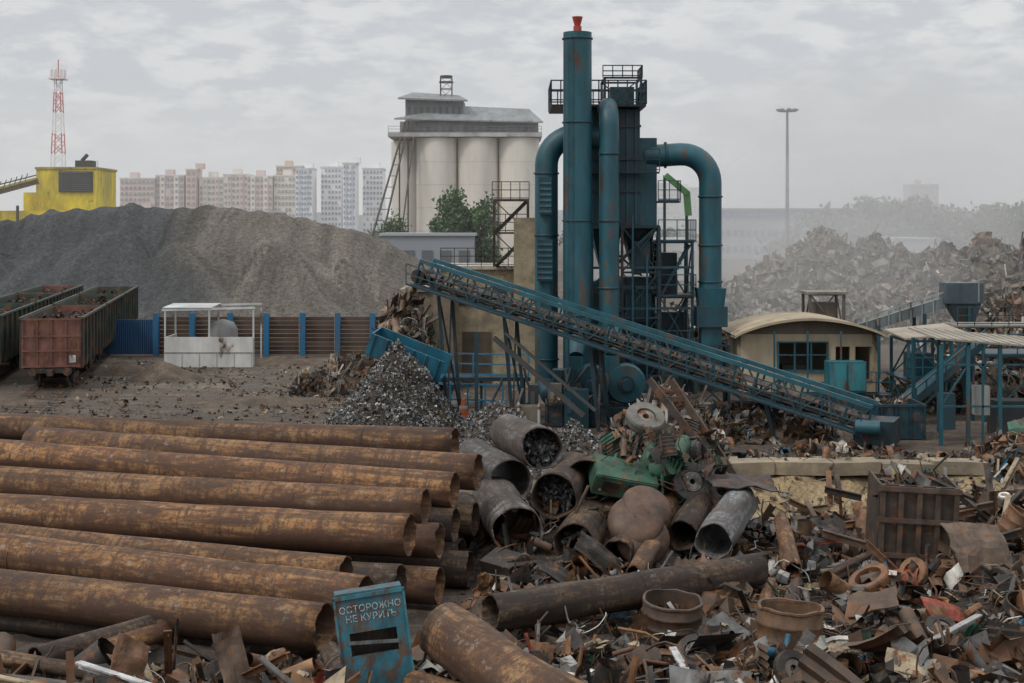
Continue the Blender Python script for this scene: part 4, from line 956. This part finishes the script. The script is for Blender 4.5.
# blue warning cabinet
e=empty('warning_sign_cabinet'); CBc=(.02,.115,.155)
MX=Matrix.Translation((-2.3,25.2,.5))@Euler((-.12,-.12,.16)).to_matrix().to_4x4()
def place(t,name,mat):
    b=MB(); b.v=[tuple(MX@Vector(v)) for v in t.v]; b.f=t.f;b.c=t.c;b.s=t.s; return b.obj(name,mat,e)
t=MB(); t.span(-.6,.6,0,.06,0,.9,CBc); t.span(-.6,-.42,0,.06,.9,1.3,CBc); t.span(.42,.6,0,.06,.9,1.3,CBc); t.span(-.6,.6,0,.06,1.3,1.95,CBc)
t.span(-.6,-.55,.06,.6,0,1.95,CBc); t.span(.55,.6,.06,.6,0,1.95,CBc); t.span(-.6,.6,.06,.6,1.95,2.0,CBc); t.span(-.64,.64,-.03,-.003,1.9,1.97,(.03,.16,.2)); t.span(-.64,.64,-.03,-.003,0,.06,CBc); t.span(-.64,-.6,-.03,.06,0,1.95,(.03,.16,.2)); t.span(.6,.64,-.03,.06,0,1.95,(.03,.16,.2)); t.span(-.54,.54,.55,.59,0,1.9,DK); t.box((0,-.02,1.1),(.9,.03,.06),(.10,.12,.12),(0,.1,0))
place(t,'cabinet_body',mat_gen('chipped_blue_paint',None,.6,3.2,.5,.42,0,.3,.01,(1,1,.6),((.10,.055,.035),(.04,.028,.022))))
fc=bpy.data.curves.new('warning_text','FONT'); fc.body='ОСТОРОЖНО\nНЕ КУРИТЬ'; fc.size=.165; fc.extrude=.002; fc.align_x='CENTER'
fo=bpy.data.objects.new('warning_text',fc); sc.collection.objects.link(fo); fo.matrix_world=MX@Matrix.Translation((0,-.008,1.66))@Euler((math.pi/2,0,0)).to_matrix().to_4x4()
fm=mat_gen('white_lettering',(.42,.47,.48),.6,8,.7,.35,0,0,0); fc.materials.append(fm); fo.parent=e

# ---------------------------------------------------------------- dusty air
def volmat(name,dens):
    hm=bpy.data.materials.new(name+'_volume'); hm.use_nodes=True; nt=hm.node_tree; nt.nodes.clear(); out=N(nt,'ShaderNodeOutputMaterial'); v=N(nt,'ShaderNodeVolumeScatter'); v.inputs['Color'].default_value=(1,.99,.965,1); v.inputs['Density'].default_value=dens; v.inputs['Anisotropy'].default_value=0
    nt.links.new(v.outputs[0],out.inputs['Volume']); return hm
hz=MB(); hz.span(-900,900,100,1300,-1,80,(.5,.5,.5)); hz.obj('atmospheric_haze',volmat('haze',.0006))
def puffv(cx,cy,cz,rx_,ry_,rz_,dens):
    b=MB(); n=24; m=14; vs=[(cx,cy,cz-rz_)]; fs=[]
    for i in range(1,m):
        th=math.pi*i/m-math.pi/2
        for k in range(n):
            ph=2*math.pi*k/n; q=1+.12*nz(i,k,.35,cx); vs.append((cx+rx_*math.cos(th)*math.cos(ph)*q,cy+ry_*math.cos(th)*math.sin(ph)*q,cz+rz_*math.sin(th)*q))
    vs.append((cx,cy,cz+rz_)); L_=len(vs)-1
    for k in range(n):
        k2=(k+1)%n; fs.append((0,1+k2,1+k)); fs.append((L_,1+(m-2)*n+k,1+(m-2)*n+k2))
        for i in range(m-2): fs.append((1+i*n+k,1+i*n+k2,1+(i+1)*n+k2,1+(i+1)*n+k))
    b.add(vs,fs,(.5,.5,.5)); b.obj('dust_cloud',volmat('dust',dens))
puffv(27,118,7,15,16,9,.013); puffv(36,150,12,24,24,15,.007); puffv(22,98,4,10,12,6,.010); puffv(48,170,14,30,30,17,.005); puffv(48,132,9,20,12,8,.008)

# ---------------------------------------------------------------- world, sun, camera
w=bpy.data.worlds.new('World'); sc.world=w; w.use_nodes=True; nt=w.node_tree; bg=nt.nodes['Background']
sun_az=math.atan2(-.62,-.42); sun_el=math.radians(48)
sky=N(nt,'ShaderNodeTexSky',sky_type='NISHITA'); sky.sun_disc=False; sky.sun_elevation=sun_el; sky.sun_rotation=sun_az
tc=N(nt,'ShaderNodeTexCoord'); sp=N(nt,'ShaderNodeSeparateXYZ'); nt.links.new(tc.outputs['Generated'],sp.inputs[0])
def mth(op,a,b=None,clamp=False): return mathn(nt,op,a,b,clamp)
mpw=N(nt,'ShaderNodeMapping'); mpw.inputs['Scale'].default_value=(13,13,38); nt.links.new(tc.outputs['Generated'],mpw.inputs[0])
n1=noise_node(nt,mpw.outputs[0],1.9,5,.58,.15); n2=noise_node(nt,mpw.outputs[0],.4,3,.5)
puff=ramp(nt,n1,[(.43,0),(.58,1)]); big=ramp(nt,n2,[(.35,.0),(.6,1)])
zc=mth('MAXIMUM',sp.outputs[2],0.0)
el=mth('MULTIPLY',zc,8.0,True)
amt=mth('MULTIPLY',puff,mth('ADD',mth('MULTIPLY',big,.5),.5),True)
cloud=mixc(nt,amt,(.60,.62,.65),(.80,.80,.795))
cloud=mixc(nt,ramp(nt,el,[(0,0),(.3,.35),(.8,1)]),(.76,.76,.76),cloud)
gain=mth('ADD',1.0,mth('MULTIPLY',mth('MAXIMUM',mth('SUBTRACT',zc,.16),0.0),1.3))
cg=N(nt,'ShaderNodeCombineXYZ')
for i in range(3): nt.links.new(gain,cg.inputs[i])
cloud=mixc(nt,1.0,cloud,cg.outputs[0],'MULTIPLY')
skyc=mixc(nt,1.0,sky.outputs[0],(.1,.1,.1),'MULTIPLY')
fin=mixc(nt,.93,skyc,cloud)
nt.links.new(fin,bg.inputs['Color']); bg.inputs['Strength'].default_value=1.0
sd=bpy.data.lights.new('sun','SUN'); sd.energy=1.4; sd.angle=math.radians(14); sd.color=(1,.95,.87)
so=bpy.data.objects.new('sun',sd); sc.collection.objects.link(so)
dirv=Vector((math.sin(sun_az)*math.cos(sun_el),math.cos(sun_az)*math.cos(sun_el),math.sin(sun_el)))
so.rotation_euler=dirv.to_track_quat('Z','Y').to_euler()
cd=bpy.data.cameras.new('camera'); cd.lens=50; cd.sensor_width=36; cd.shift_y=-116.5/1024; cd.clip_end=8000; cd.clip_start=.5
co=bpy.data.objects.new('camera',cd); sc.collection.objects.link(co); co.location=(0,0,9); co.rotation_euler=(math.pi/2,0,0); sc.camera=co
sc.view_settings.view_transform='Standard'; sc.view_settings.look='None'; sc.view_settings.exposure=0; sc.view_settings.gamma=1
